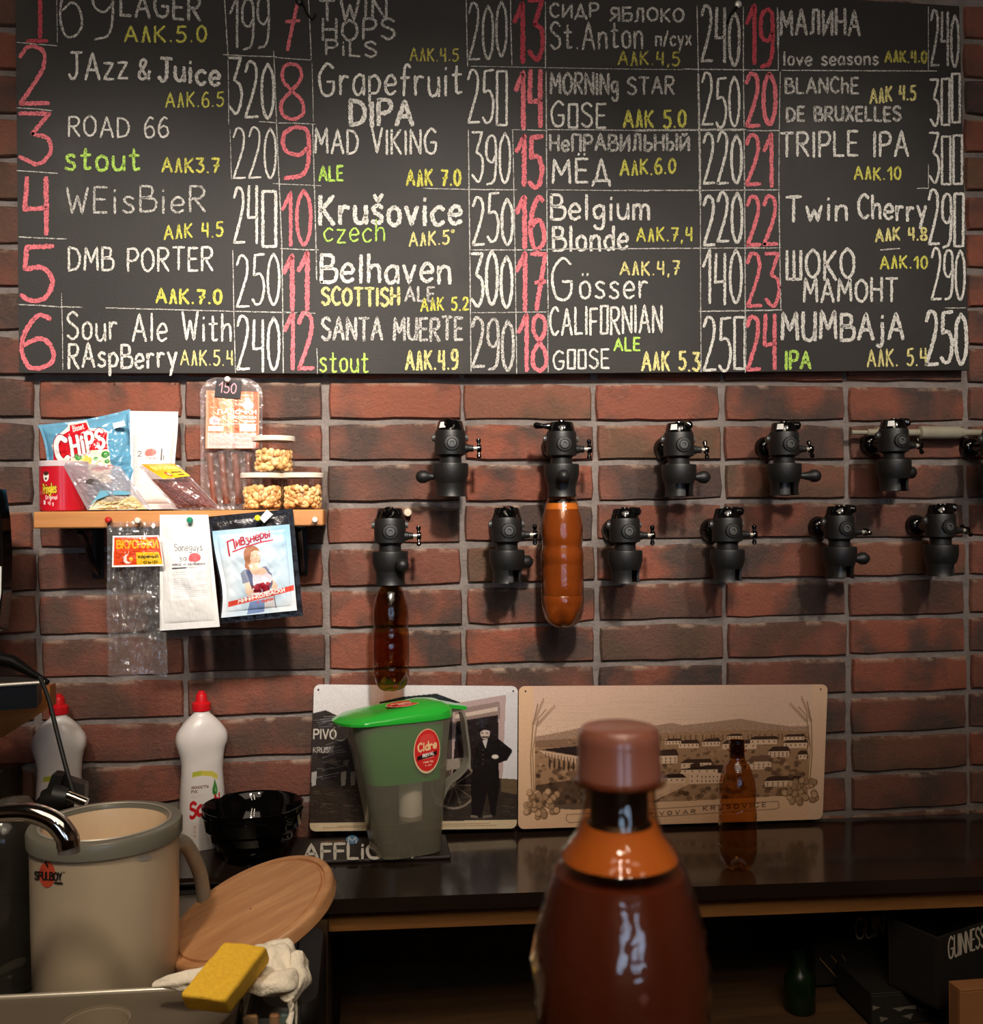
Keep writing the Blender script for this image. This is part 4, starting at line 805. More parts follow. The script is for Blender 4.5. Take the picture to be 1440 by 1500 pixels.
# sign 1: photograph of a man by a brewery cart
K = 1.35
def S1():
    w, h = 300, 213; cv = Cv(int(w*K), int(h*K), (206, 200, 196)); s = lambda pts: [((x-460)*K, (y-1003)*K) for x, y in pts]
    L = lambda pts, wd, col, al=1.0: cv.line(s(pts), wd*K, col, al)
    cv.grad(0, 0, w*K, h*K, (214, 208, 206), (196, 190, 186)); cv.speck(4)
    cv.poly(s([(458, 1045), (478, 1040), (500, 1050), (530, 1036), (560, 1030), (560, 1200), (455, 1200)]), (52, 44, 40))
    cv.poly(s([(556, 1028), (590, 1020), (640, 1015), (676, 1028), (668, 1034), (560, 1036)]), (36, 38, 40))
    cv.poly(s([(556, 1036), (668, 1034), (690, 1060), (690, 1200), (556, 1200)]), (78, 66, 58))
    for i in range(60):
        x, y = random.uniform(460, 680), random.uniform(1052, 1150); cv.poly(s([(x, y), (x+random.uniform(6, 22), y-2), (x+random.uniform(6, 22), y+random.uniform(3, 12)), (x, y+6)]), random.choice([(34, 28, 26), (92, 80, 70), (120, 106, 92), (48, 42, 38)]), .7)
    # gateway
    cv.poly(s([(664, 1030), (742, 1016), (744, 1090), (736, 1150), (664, 1160)]), (176, 150, 144)); cv.poly(s([(668, 1038), (733, 1026), (734, 1052), (668, 1058)]), (142, 118, 110)); cv.poly(s([(668, 1046), (730, 1034), (730, 1040), (668, 1052)]), (198, 176, 160))
    cv.poly(s([(670, 1056), (731, 1046), (732, 1150), (664, 1150)]), (36, 26, 24))
    cv.poly(s([(742, 1012), (760, 1012), (760, 1150), (738, 1150)]), (205, 200, 200))
    # ground
    cv.poly(s([(455, 1152), (600, 1142), (690, 1150), (735, 1140), (762, 1146), (762, 1206), (453, 1206)]), (54, 44, 36)); cv.poly(s([(736, 1140), (762, 1142), (762, 1165), (736, 1160)]), (98, 80, 58))
    for i in range(160):
        x, y = random.uniform(455, 760), random.uniform(1152, 1202); L([(x, y), (x+random.uniform(3, 14), y+random.uniform(-1.5, 1.5))], 1, random.choice([(84, 70, 56), (38, 30, 26), (110, 94, 76)]), .6)
    # cart wheel
    for R1, al in ((34, 1),):
        pts = [(668+R1*.95*math.cos(a/24*2*PI), 1150+R1*math.sin(a/24*2*PI)) for a in range(25)]; L(pts, 3.2, (132, 118, 102)); 
        for a in range(10): L([(668, 1150), (668+R1*math.cos(a*.628), 1150+R1*math.sin(a*.628))], 1.4, (108, 94, 80))
    cv.poly(s([(655, 1112), (690, 1108), (692, 1124), (655, 1128)]), (146, 132, 118))
    # beer glass and bottles in the left part
    for x, c in ((463, (170, 164, 156)), (506, (150, 140, 128)), (520, (120, 110, 98))): cv.poly(s([(x-3, 1130), (x+5, 1128), (x+4, 1148), (x-2, 1150)]), c)
    # the man
    D = (26, 20, 18)
    cv.poly(s([(700, 1092), (712, 1080), (728, 1082), (744, 1094), (750, 1104), (742, 1114), (732, 1118), (734, 1150), (728, 1196), (722, 1198), (716, 1160), (708, 1198), (694, 1198), (692, 1150), (696, 1110)]), D)
    cv.line(s([(730, 1086), (747, 1100), (741, 1110), (729, 1108)]), 9*K, D); cv.poly(s([(708, 1084), (716, 1082), (713, 1096)]), (190, 180, 172))
    cv.ell(*s([(712, 1073)])[0], 7*K, 9.5*K, (190, 170, 156)); cv.poly(s([(701, 1069), (705, 1063), (716, 1061), (722, 1065), (720, 1070), (711, 1068), (702, 1073)]), (30, 24, 22)); L([(708, 1079), (716, 1079)], 2.4, (60, 46, 40)); L([(707, 1073), (709, 1073)], 1.5, (40, 30, 26)); L([(714, 1073), (716, 1073)], 1.5, (40, 30, 26))
    cv.ell(*s([(727, 1108)])[0], 5*K, 3.2*K, (214, 200, 186)); L([(694, 1196), (701, 1197)], 4, (120, 106, 92)); L([(712, 1197), (722, 1196)], 4, (112, 98, 86))
    for i in range(4): cv.ell(*s([(709, 1098+i*7)])[0], 1.2, 1.2, (90, 80, 72))
    cv.poly(s([(450, 1203), (765, 1202), (765, 1220), (450, 1220)]), (206, 184, 148)); cv.lines_of_print(20*K, 270*K, 207*K, 207*K, 1, (96, 60, 40), .8); L([(500, 1208), (720, 1207)], 1, (120, 80, 54), .5)
    cv.text('PIVO', (462-460)*K, (494-460)*K, (1068-1003)*K, (1081-1003)*K, 2.6, (200, 190, 176)); cv.text('KRUSN', 2*K, 30*K, (1094-1003)*K, (1101-1003)*K, 1.6, (170, 160, 150))
    for i in range(26): y = random.uniform(1048, 1170); x = random.uniform(458, 492); L([(x, y), (x+random.uniform(8, 26), y-random.uniform(0, 5))], .9, random.choice([(150, 150, 156), (190, 188, 190)]), .55)
    cv.speck(5); cv.a[:] = np.clip(cv.a, 8, 250); return cv
sign([(460, 1002.5), (758.5, 1005), (757, 1213.5), (453.5, 1218)], 'black-and-white photo tin sign of a man in a dark suit, leaning behind the pitcher', S1(), 'tin_sign', 'wrapped')
def S2():
    w, h = 452, 212; cv = Cv(int(w*K), int(h*K), (202, 182, 150)); s = lambda pts: [((x-760)*K, (y-1003)*K) for x, y in pts]
    L = lambda pts, wd, col, al=1.0: cv.line(s(pts), wd*K, col, al)
    cv.grad(0, 0, w*K, 90*K, (196, 178, 156), (206, 188, 160)); cv.grad(0, 90*K, w*K, int(h*K), (206, 184, 146), (204, 180, 142)); cv.speck(3)
    for i in range(50): y = random.uniform(1020, 1066); x = random.uniform(790, 1120); L([(x, y), (x+random.uniform(20, 70), y+1)], 1, (176, 158, 134), .25)
    # hills and plain
    cv.poly(s([(784, 1078), (810, 1074), (850, 1066), (900, 1072), (960, 1064), (985, 1060), (1000, 1064), (1040, 1060), (1085, 1055), (1120, 1062), (1160, 1068), (1186, 1068), (1188, 1100), (784, 1100)]), (156, 136, 112))
    cv.poly(s([(784, 1088), (850, 1080), (960, 1076), (1080, 1072), (1186, 1076), (1188, 1180), (784, 1180)]), (150, 126, 94)); cv.speck(7, 24*K, 60*K, 428*K, 100*K, 2)
    cv.poly(s([(784, 1084), (830, 1082), (880, 1084), (880, 1096), (784, 1094)]), (130, 108, 84))
    for i in range(420):
        x = random.uniform(786, 1186); y = random.uniform(1082, 1178); r = 1.2+(y-1080)/36; c = random.choice([(78, 62, 44), (96, 78, 56), (60, 48, 36), (176, 152, 118), (120, 98, 72)]); cv.ell(*s([(x, y)])[0], r*K*1.3, r*K, c, .55)
    for i in range(26): x = 960+i*9+random.uniform(-3, 3); L([(x, 1080), (x, 1086+random.uniform(0, 4))], 1.6, (90, 74, 54), .8)
    cv.poly(s([(900, 1160), (980, 1150), (1000, 1135), (1040, 1140), (1000, 1160), (960, 1178), (900, 1180)]), (208, 184, 148), .8)
    def house(x, y, ww, hh, dx=6, roof=(66, 52, 42), wallc=(206, 188, 156), n=5):
        cv.poly(s([(x, y), (x+ww, y-1), (x+ww, y+hh), (x, y+hh)]), wallc); cv.poly(s([(x-2, y), (x+dx, y-hh*.75), (x+ww-dx*.3, y-hh*.8), (x+ww+2, y)]), roof)
        for i in range(n):
            for j in range(1 if hh < 9 else 2): px_ = x+ww*(i+.5)/n; L([(px_, y+hh*(.3+.4*j)), (px_, y+hh*(.3+.4*j)+1.6)], 1.4, (76, 60, 48))
    cv.poly(s([(792, 1097), (846, 1093), (930, 1093), (930, 1120), (868, 1112)]), (46, 38, 34)); cv.poly(s([(790, 1098), (868, 1112), (930, 1122), (930, 1134), (866, 1126), (800, 1106)]), (190, 170, 140))
    for i in range(26): x = 800+i*4.6; y = 1103+i*.95; L([(x, y), (x, y+6)], 1.3, (90, 72, 56))
    for (x, y, ww, hh) in ((960, 1110, 34, 12), (995, 1092, 30, 7), (1030, 1090, 26, 7), (1060, 1094, 50, 8), (1100, 1088, 40, 7), (1150, 1094, 34, 8), (1128, 1106, 30, 9), (1000, 1122, 44, 8), (1150, 1084, 30, 5), (975, 1088, 24, 5), (1066, 1082, 22, 5)): house(x, y, ww, hh)
    house(1012, 1136, 16, 18, 3, n=2); house(1028, 1138, 34, 16, 4, n=6); house(1096, 1122, 36, 12, 8, (110, 88, 70)); house(1124, 1152, 54, 9, 6, n=7); house(966, 1144, 40, 8, 14, (52, 42, 34)); house(1000, 1132, 54, 6, 20, (58, 46, 38)); house(1172, 1112, 12, 8, 2, n=2)
    cv.poly(s([(786, 1150), (850, 1142), (900, 1150), (930, 1170), (905, 1192), (850, 1190), (784, 1180)]), (62, 52, 42), .75)
    for i in range(60): x, y = random.uniform(788, 920), random.uniform(1125, 1188); cv.ell(*s([(x, y)])[0], 4*K*.9, 3.4*K, random.choice([(58, 46, 38), (92, 74, 56), (112, 90, 66)]), .8)
    for i in range(14): x, y = random.uniform(1100, 1180), random.uniform(1116, 1146); cv.ell(*s([(x, y)])[0], 4*K, 3.6*K, (96, 78, 58), .8)
    for i in range(6): x = 806+i*7; cv.ell(*s([(x, 1118+i)])[0], 1.6*K, 8*K, (58, 48, 38), .9)
    # lower paper margin, hop clusters, wheat ears
    cv.poly(s([(758, 1184), (850, 1188), (1000, 1180), (1214, 1174), (1214, 1220), (758, 1220)]), (206, 182, 144)); cv.poly(s([(758, 1000), (781, 1000), (783, 1220), (758, 1220)]), (204, 182, 146)); cv.poly(s([(1189, 1000), (1214, 1000), (1214, 1220), (1189, 1220)]), (204, 184, 152))
    for (ax, ay, bx, by, n) in ((772, 1160, 818, 1198, 34), (1152, 1152, 1200, 1188, 34)):
        for i in range(n): x, y = random.uniform(ax, bx), random.uniform(ay, by); cv.ell(*s([(x, y)])[0], 5*K, 5.4*K, (112, 92, 66)); cv.ell(*s([(x-.6, y-.6)])[0], 3.9*K, 4.3*K, random.choice([(168, 146, 110), (150, 128, 96), (184, 160, 122)]))
    for sx, x0 in ((1, 780), (-1, 1190)):
        L([(x0, 1160), (x0-sx*2, 1110), (x0+sx*1, 1060), (x0+sx*8, 1030)], 1.6, (132, 112, 82)); L([(x0+sx*3, 1160), (x0+sx*1, 1100), (x0+sx*8, 1052), (x0+sx*20, 1038)], 1.4, (132, 112, 82))
        for k_, (ax, ay, bx, by) in enumerate(((2, 1058, 16, 1024), (8, 1060, 32, 1034))):
            for i in range(9): t_ = i/8; cv.ell(*s([(x0+sx*(ax+(bx-ax)*t_), ay+(by-ay)*t_)])[0], (2.6-1.2*t_)*K, 3.2*K, (140, 120, 94), .55)
    bx = [(832, 1195), (1144, 1184), (1146, 1194), (1140, 1196), (836, 1207), (831, 1203), (832, 1195)]; L(bx, .9, (112, 90, 70))
    cv.text('PIVOVAR', (953-760)*K, (1022-760)*K, (1195.5-1003)*K, (1201-1003)*K, 1.3, (74, 58, 50), -.036, gap=4.5); cv.text('KRUŠOVICE'.replace('Š', 'S'), (1034-760)*K, (1126-760)*K, (1188.5-1003)*K, (1195-1003)*K, 1.5, (74, 58, 50), -.036, gap=4.5)
    cv.speck(4); cv.a *= np.array([.98, .90, .90]); cv.a = cv.a*1.10-4; cv.a[:] = np.clip(cv.a, 8, 250); return cv
sign([(760, 1005), (1212.5, 1002.5), (1205, 1200), (759, 1214.5)], 'sepia tin sign with an engraved brewery landscape and hop corners, leaning on the bricks', S2(), 'tin_sign', 'flat')

# ------------------------------------------------------------------ snack shelf and what is on it
m_shelf = M_wood('shelf_pine', (188, 124, 66), (214, 150, 90), .42, (3, 40, 40), coat=.1)
SD = .150
a = P(48, 774, SD); b = P(473.5, 747, SD); SHZ = P(260, 748.0, SD).z; shh = .027
shelf = thing('snack_shelf', 'narrow light wooden wall shelf holding the snacks', 'shelf', ((a.x+b.x)/2, -SD/2, SHZ))
obj('plank', MB().box((0, 0, -shh/2), (b.x-a.x, SD-.004, shh), .002), m_shelf, shelf)
for px in (122, 438):
    x = P(px, 800, .1).x-shelf.location.x; y0 = SD/2-.004; br = MB()
    br.box((x, y0-.002, -shh-.045), (.018, .004, .088), .001); br.box((x, y0-.062, -shh-.002), (.018, .12, .004), .001)
    br.tube(catmull([(x, y0-.004, -shh-.082), (x, y0-.04, -shh-.062), (x, y0-.075, -shh-.028), (x, y0-.112, -shh-.006)], 5), .0055, 8)
    obj('bracket', br, M('black_bracket', (20, 19, 19), .3, .5), shelf)
TOP = SHZ
# can of crisps
def on_shelf(px, d): p = P(px, 748, d); return Vector((p.x, -d, TOP))
cc = on_shelf(94, .090); can = thing('crisp_can', 'short red cylindrical crisp can with a clear lid at the left end of the shelf', 'can', tuple(cc)); cr_ = .0375; chh = P(94, 676, .090).z-TOP
cv = Cv(300, 150, (196, 22, 40)); cv.text('Pringles', 60, 145, 66, 96, 5, (232, 208, 60), -.05, out=(2, (90, 40, 20))); cv.ell(84, 40, 20, 17, (238, 232, 220)); cv.ell(84, 30, 17, 7, (70, 44, 30)); cv.ell(84, 47, 7, 4, (60, 40, 30)); cv.text('Original', 80, 150, 102, 114, 2.4, (240, 232, 226)); cv.poly([(66, 118), (80, 118), (80, 132), (66, 132)], (236, 226, 222)); cv.text('40 g', 96, 130, 122, 132, 1.8, (240, 230, 226))
cv.poly([(8, 90), (44, 84), (46, 98), (8, 102)], (214, 80, 88)); cv.lines_of_print(8, 44, 20, 78, 12, (236, 150, 150), .6); cv.lines_of_print(10, 40, 108, 126, 4, (240, 200, 200), .8)
U, V = np.meshgrid(np.linspace(0, 1, 300), np.linspace(0, 1, 150)); ang = math.radians(-158)+U*math.radians(136)
G = np.stack([cc.x+cr_*1.003*np.cos(ang), cc.y+cr_*1.003*np.sin(ang), cc.z+.003+(1-V)*(chh-.009)], -1)
grid_obj('wrapper', G, M_print('can_print', .3, coat=.3), can, cv.a)
obj('tube', MB().lathe([(.0002, .001), (cr_-.001, .001), (cr_, .003), (cr_, chh-.006), (cr_-.0006, chh-.004)], 40), M('can_red', (180, 20, 36), .35), can)
obj('lid', MB().lathe([(cr_+.0008, chh-.009), (cr_+.0012, chh-.001), (cr_, chh), (cr_-.003, chh-.0005), (cr_-.004, chh-.003), (.0002, chh-.003)], 40), M('milky_lid', (222, 206, 206), .3, sss=.2), can)
# chips bag
def CHIPS():
    cv = Cv(280, 236, (92, 154, 186)); cv.grad(0, 0, 280, 236, (104, 164, 194), (84, 148, 182))
    q_ = lambda x, y: (lambda t_: (t_[0]*280, t_[1]*236))(inv_quad([(58, 622), (192, 599), (206, 722), (80, 742)], x, y))
    T_ = lambda pts: [q_(*p) for p in pts]
    cv.poly(T_([(74, 652), (84, 636), (96, 626), (100, 622), (101, 616), (128, 612), (132, 624), (150, 624), (160, 630), (158, 645), (160, 672), (164, 688), (84, 690)]), (248, 238, 226))
    cv.poly(T_([(76, 652), (86, 638), (102, 628), (103, 620), (127, 615), (131, 627), (158, 631), (156, 645), (158, 656), (120, 658), (90, 676), (78, 682)]), (206, 28, 40))
    cv.poly(T_([(92, 680), (104, 666), (124, 658), (160, 658), (162, 706), (90, 706)]), (246, 232, 196)); cv.ell(*q_(126, 672), 16, 14, (246, 206, 96)); cv.ell(*q_(142, 672), 18, 16, (230, 226, 196))
    for x, y, r in ((114, 668, 11), (154, 664, 13), (156, 674, 8), (140, 670, 7), (110, 666, 7)): cv.ell(*q_(x, y), r, r*.8, (64, 140, 70)); cv.ell(*q_(x+1, y), r*.5, r*.4, (120, 180, 110))
    for x, y in ((130, 664), (136, 676), (148, 678)): cv.ell(*q_(x, y), 5, 7, (250, 244, 232))
    cv.ell(*q_(150, 684), 34, 7, (222, 88, 60))
    cv.poly(T_([(80, 684), (76, 690), (100, 690), (92, 682)]), (206, 28, 40))
    x0, y0 = q_(75, 640); x1, y1 = q_(98, 678); cv.text('C', x0+6, x1+4, y0+2, y1-8, 15, (252, 246, 240), out=(2.5, (140, 20, 30)))
    x0, y0 = q_(97, 642); x1, y1 = q_(158, 659); cv.text('HiPS', x0+10, x1-8, y0-4, y1-4, 10, (252, 246, 240), -.10, gap=2.6, out=(2, (140, 20, 30)))
    x0, y0 = q_(106, 620); x1, y1 = q_(124, 626); cv.text('Bisset', x0, x1, y0+2, y1, 2.2, (244, 226, 220), -.08)
    return cv
cb = on_shelf(135, .03); t = thing('chips_bag', 'pale blue pillow bag with a red CHiPS logo leaning at the left of the shelf', 'chips bag', tuple(cb))
pouch('bag_front', [(58, 622), (192, 599), (206, 722), (80, 742)], .006, .030, [M_print('bag_print', .25, coat=.2), M('bag_back', (110, 150, 170), .3)], CHIPS(), wr=.003, wf=16, seed=3, parent=t, lean=.015, power=.45, seam=.03,
      edge=lambda U, V: (U+.02*np.sin(V*5+.5)*(1-2*U)-.03*(1-V)**6*(1-U), V+.03*np.sin(U*PI)*(1-V)))
pt = MB(); p0 = rel(t, [P(165, 620, .034), P(182, 616, .034), P(184, 623.5, .035), P(167, 628, .035)]); obj('price_tag', pt.prism(p0, (0, -.0004, 0)), m_stick, t)
# white paper pouch behind
cvw = Cv(120, 240, (240, 236, 230)); cvw.lines_of_print(6, 22, 60, 180, 26, (120, 110, 110), .5); cvw.ell(54, 100, 15, 9, (222, 120, 110)); cvw.ell(46, 103, 8, 7, (222, 110, 100)); cvw.text('vialen', 40, 72, 112, 116, 1, (200, 120, 110)); cvw.line([(82, 92), (82, 118)], 4, (90, 86, 90), .8); cvw.line([(88, 108), (88, 118)], 3, (90, 86, 90), .7); cvw.text('2', 20, 30, 98, 110, 1.5, (90, 80, 80))
t = thing('paper_pouch', 'white paper snack pouch standing behind the blue chips bag', 'pouch', tuple(on_shelf(228, .03)))
pouch('pouch_front', [(190, 602), (261, 603), (258, 746), (192, 746)], .022, .014, [M_print('paper_print', .55), M('paper_back', (226, 222, 216), .6)], cvw, wr=.0012, wf=9, seed=8, parent=t, lean=.01, edge=lambda U, V: (U-.05*U*np.sin(np.clip(V-.1, 0, 1)*PI)**2, V))
# clear pouch of nuts
m_clear = film('clear_pouch', (.93, .93, .95), .07, haze=.42, hazecol=(212, 206, 212), bmp=.003, bs=30)
ppz = on_shelf(160, .115); t = thing('nut_pouch', 'see-through pouch with a dark bird print and pale nuts at the bottom', 'pouch', tuple(ppz))
pouch('pouch_front', [(90, 677), (176, 683), (222, 746), (128, 747)], .126, .016, [m_clear, m_clear], None, nu=70, nv=50, wr=.002, wf=14, seed=4, parent=t, lean=.012)
cvp = Cv(150, 60, (238, 226, 190)); 
for i in range(60):
    x, y = random.uniform(0, 150), random.uniform(6, 60); cvp.ell(x, y, 8, 6.5, (176, 146, 96)); cvp.ell(x-1, y-1, 7, 5.4, random.choice([(244, 226, 170), (236, 208, 150), (228, 190, 130)])); cvp.line([(x-4, y), (x+3, y+1)], 1, (140, 116, 60), .6)
pouch('nuts', [(145, 722), (192, 722), (215, 746), (130, 747)], .1435, .003, [M_print('nut_print', .6)], cvp, wr=.0012, wf=30, parent=t, front_only=True, edge=lambda U, V: (U, V+.22*(1-np.sin(PI*U))*(1-V)))
def decal(name, pts, mat, parent, d): return obj(name, MB().prism(rel(parent, [P(x, y, d) for x, y in pts]), (0, -.0004, 0)), mat, parent)
decal('bird_print', [(124, 706), (131, 701), (144, 702), (150, 709), (161, 717), (152, 715), (144, 711), (134, 710), (126, 708)], M('dark_print', (72, 62, 56), .5), t, .1440)
decal('blue_band', [(145, 722), (146, 719), (160, 719), (180, 719), (192, 721), (186, 725), (160, 725), (140, 733), (131, 741)], M('blue_print', (110, 176, 200), .4), t, .1490)
# meat tray
mt_ = on_shelf(270, .12); t = thing('meat_tray', 'clear tray of dark red dried meat strips with an orange label', 'tray', tuple(mt_))
m_tray = film('tray_plastic', (.9, .86, .86), .06, haze=.25, hazecol=(190, 160, 160))
pouch('tray_body', [(204, 683), (262, 681), (325, 746), (258, 747)], .118, .02, [m_tray, m_tray], None, nu=40, nv=40, wr=.0006, wf=20, seed=2, parent=t, lean=.02, power=.25)
cvm = Cv(90, 80, (118, 50, 40))
for i in range(46): x = random.uniform(-10, 90); cvm.line([(x, -5), (x+random.uniform(10, 30), 40), (x+random.uniform(30, 50), 85)], random.uniform(2, 5), random.choice([(140, 66, 52), (92, 36, 30), (160, 84, 66), (112, 46, 38)]), .8)
pouch('meat_strips', [(222, 702), (276, 702), (317, 743), (262, 744)], .128, .006, [M_print('meat_print', .35)], cvm, wr=.002, wf=36, seed=9, parent=t, front_only=True, lean=.012)
cvl = Cv(110, 44, (246, 176, 20)); cvl.grad(0, 0, 110, 44, (240, 150, 16), (252, 206, 40)); cvl.text('ВКУСНЯКИ', 18, 96, 8, 17, 2.6, (252, 222, 120)); cvl.poly([(50, 22), (104, 22), (104, 40), (62, 40)], (252, 218, 40)); cvl.text('ВЯЛЕНОЕ', 60, 98, 25, 30, 1.4, (90, 60, 20)); cvl.text('мясо', 70, 94, 33, 37, 1.4, (90, 60, 20)); cvl.ell(42, 31, 9, 7, (228, 80, 40)); cvl.ell(44, 31, 5, 4, (252, 220, 160))
pouch('label', [(206, 680), (255, 679), (279, 697), (240, 702)], .142, .001, [M_print('label_print', .4)], cvl, wr=0, parent=t, front_only=True)
# tall blister pack with price card
t = thing('blister_pack', 'tall clear vacuum pack of meat sticks with a white printed label, pinned to the bricks', 'snack pack', tuple(on_shelf(340, .03)))
m_bl = film('blister_film', (.94, .93, .93), .05, haze=.16, hazecol=(235, 215, 208), bmp=.009, bs=30, refl=1.6)
def rcorner(U, V):
    X = (U-.5)*92; Y = V*192; r = 26; dx = np.maximum(np.abs(X)-(46-r), 0); dy = np.maximum(r-Y, 0); dd = np.hypot(dx, dy)+1e-9; k_ = np.where((dx > 0) & (dy > 0) & (np.maximum(dx, dy) > 0), np.maximum(dx, dy)/dd, 1)
    return .5+np.sign(X)*(np.abs(X)-dx+dx*k_)/92, (Y+dy-dy*k_)/192
pouch('pack_film', [(293, 552), (385, 555), (384, 746), (294, 747)], .024, .020, [m_bl, m_bl], None, nu=90, nv=150, wr=.0045, wf=13, seed=12, parent=t, edge=rcorner, lean=.012, power=.4)
cvs = Cv(150, 190, (206, 150, 118))
for i in range(8): x = 12+i*18; cvs.line([(x, 0), (x+4, 190)], 13, random.choice([(214, 128, 88), (196, 104, 70), (226, 160, 120), (236, 190, 150)]), .9)
cvs.speck(5); cvs.ell(118, 46, 15, 14, (250, 250, 250)); cvs.ell(116, 28, 8, 8, (250, 250, 250)); cvs.ell(104, 44, 8, 5, (250, 250, 250))
cvs.text('ПАЛОЧКИ', 34, 140, 62, 74, 3, (250, 240, 234)); cvs.text('С ЧЕСНОКОМ', 48, 140, 82, 90, 2, (250, 236, 230)); cvs.text('пивные', 100, 138, 94, 100, 1.6, (250, 236, 230)); cvs.line([(10, 108), (142, 108)], 2, (250, 240, 236))
cvs.ell(24, 98, 15, 14, (238, 206, 206)); cvs.ell(28, 98, 8, 7, (214, 160, 170)); cvs.poly([(8, 116), (50, 116), (50, 132), (8, 132)], (252, 252, 252)); cvs.poly([(96, 110), (140, 110), (140, 132), (96, 132)], (246, 248, 250))
for i in range(14): cvs.line([(101+i*2.6, 112), (101+i*2.6, 128)], 1, (120, 130, 136), .7)
cvs.poly([(6, 138), (142, 138), (140, 188), (6, 188)], (236, 204, 200), .85); cvs.lines_of_print(10, 138, 142, 184, 10, (120, 96, 96), .6)
pouch('printed_label', [(302, 572), (380, 574), (379, 657), (301, 657)], .0520, .002, [M_print('stick_print', .35, coat=.3)], cvs, wr=.0006, wf=30, parent=t, front_only=True)
for i, (x0, x1) in enumerate(((304, 318), (322, 336), (341, 354), (360, 372))):
    pts = [P(x0+3, 665, .034), P(x0+6, 700, .036), P(x1-4, 738, .038)]; obj('meat_stick', MB().tube(rel(t, catmull(pts, 5)), .006, 10), M('dried_meat', (120, 62, 42), .4, var=.3, vs_=50), t)
cvk = Cv(84, 66, (40, 36, 38)); cvk.text('150', 12, 66, 12, 48, 3.2, (232, 160, 170))
t = thing('price_card', 'small black card with 150 chalked in pink, pinned above the shelf', 'price card', tuple(P(334, 570, .0555)))
pouch('card', [(317, 554), (355, 558), (352, 584), (314, 581)], .0555, .0005, [M_print('card_print', .6), m_ink], cvk, wr=0, parent=t, lean=0)
def pin(px, py, d, col, label, r=.0052):
    p = P(px, py, d); t_ = thing('push_pin', label, 'push pin', tuple(p), group='push pins')
    mt2 = M('pin_%d_%d_%d' % col, col, .25, coat=.4)
    obj('head', MB().lathe([(.0002, -.011), (r*.7, -.0105), (r, -.0085), (r, -.0065), (r*.55, -.0045), (r*.55, -.002), (r*.85, -.0005), (.0002, 0)], 18, axis='y'), mt2, t_)
    obj('needle', MB().tube([(0, 0, 0), (0, .006, 0)], .0005, 6), m_steel, t_)
pin(334, 556.5, .0565, (238, 236, 230), 'white push pin through the small black price card')
pin(160, 761.5, SD+.001, (196, 32, 28), 'red push pin in the shelf edge'); pin(203, 762.5, SD+.006, (236, 226, 210), 'white push pin holding the clear hanging bag'); pin(279, 762, SD+.008, (30, 140, 104), 'green push pin holding the white hanging pouch'); pin(378, 759, SD+.011, (232, 222, 40), 'yellow push pin holding the black hanging bag'); pin(461.5, 761.5, SD+.001, (236, 226, 212), 'white push pin alone at the right end of the shelf edge')
# nut jars
def jar(px, z0, d, label):
    p = P(px, 748, d); R = .0345; H = .062; t_ = thing('nut_jar', label, 'jar', (p.x, -d, z0), group='plastic jars of nuts on the shelf')
    obj('jar_wall', MB().lathe([(.0002, .001), (R-.004, .001), (R-.001, .003), (R, .007), (R, H-.013), (R-.001, H-.008)], 44), film('jar_plastic', (.97, .97, .96), .05), t_)
    obj('lid', MB().lathe([(R+.0002, H-.0085), (R+.0016, H-.008), (R+.0016, H-.0015), (R+.0004, H), (.0002, H)], 44), M('milky_white_lid', (228, 216, 200), .35, sss=.1), t_)
    nuts = MB(); r2 = random.Random(px)
    for k_ in range(330):
        a_ = r2.uniform(0, 2*PI); q_ = (R-.0065)*math.sqrt(r2.uniform(.5, 1)); z_ = .006+r2.uniform(0, H-.030); s_ = .0048*r2.uniform(.8, 1.2)
        nuts.ball((q_*math.cos(a_), q_*math.sin(a_), z_), s_, 7, 5, (1, r2.uniform(.7, 1), r2.uniform(.7, 1.1)), r2.randint(0, 2))
    o = obj('nuts', nuts, [M('nut_light', (250, 212, 150), .5), M('nut_mid', (240, 190, 120), .5), M('nut_dark', (216, 160, 96), .5)], t_); o['kind'] = 'stuff'
jar(384, TOP+.0005, .095, 'clear jar of nuts with a white lid, lower left of the three jars')
jar(443.5, TOP+.0005, .095, 'clear jar of nuts with a white lid at the right end of the shelf')
p1 = P(384, 748, .095).x; p2 = P(443.5, 748, .095).x
jar(402, TOP+.063, .092, 'clear jar of nuts with a white lid sitting on top of the other jars')
t = thing('empty_tub', 'empty clear plastic tub behind the right nut jar', 'tub', tuple(on_shelf(457, .045)))
obj('tub_wall', MB().lathe([(.0002, .001), (.030, .001), (.0335, .066), (.0345, .067)], 40), film('tub_plastic', (.9, .88, .87), .05), t)
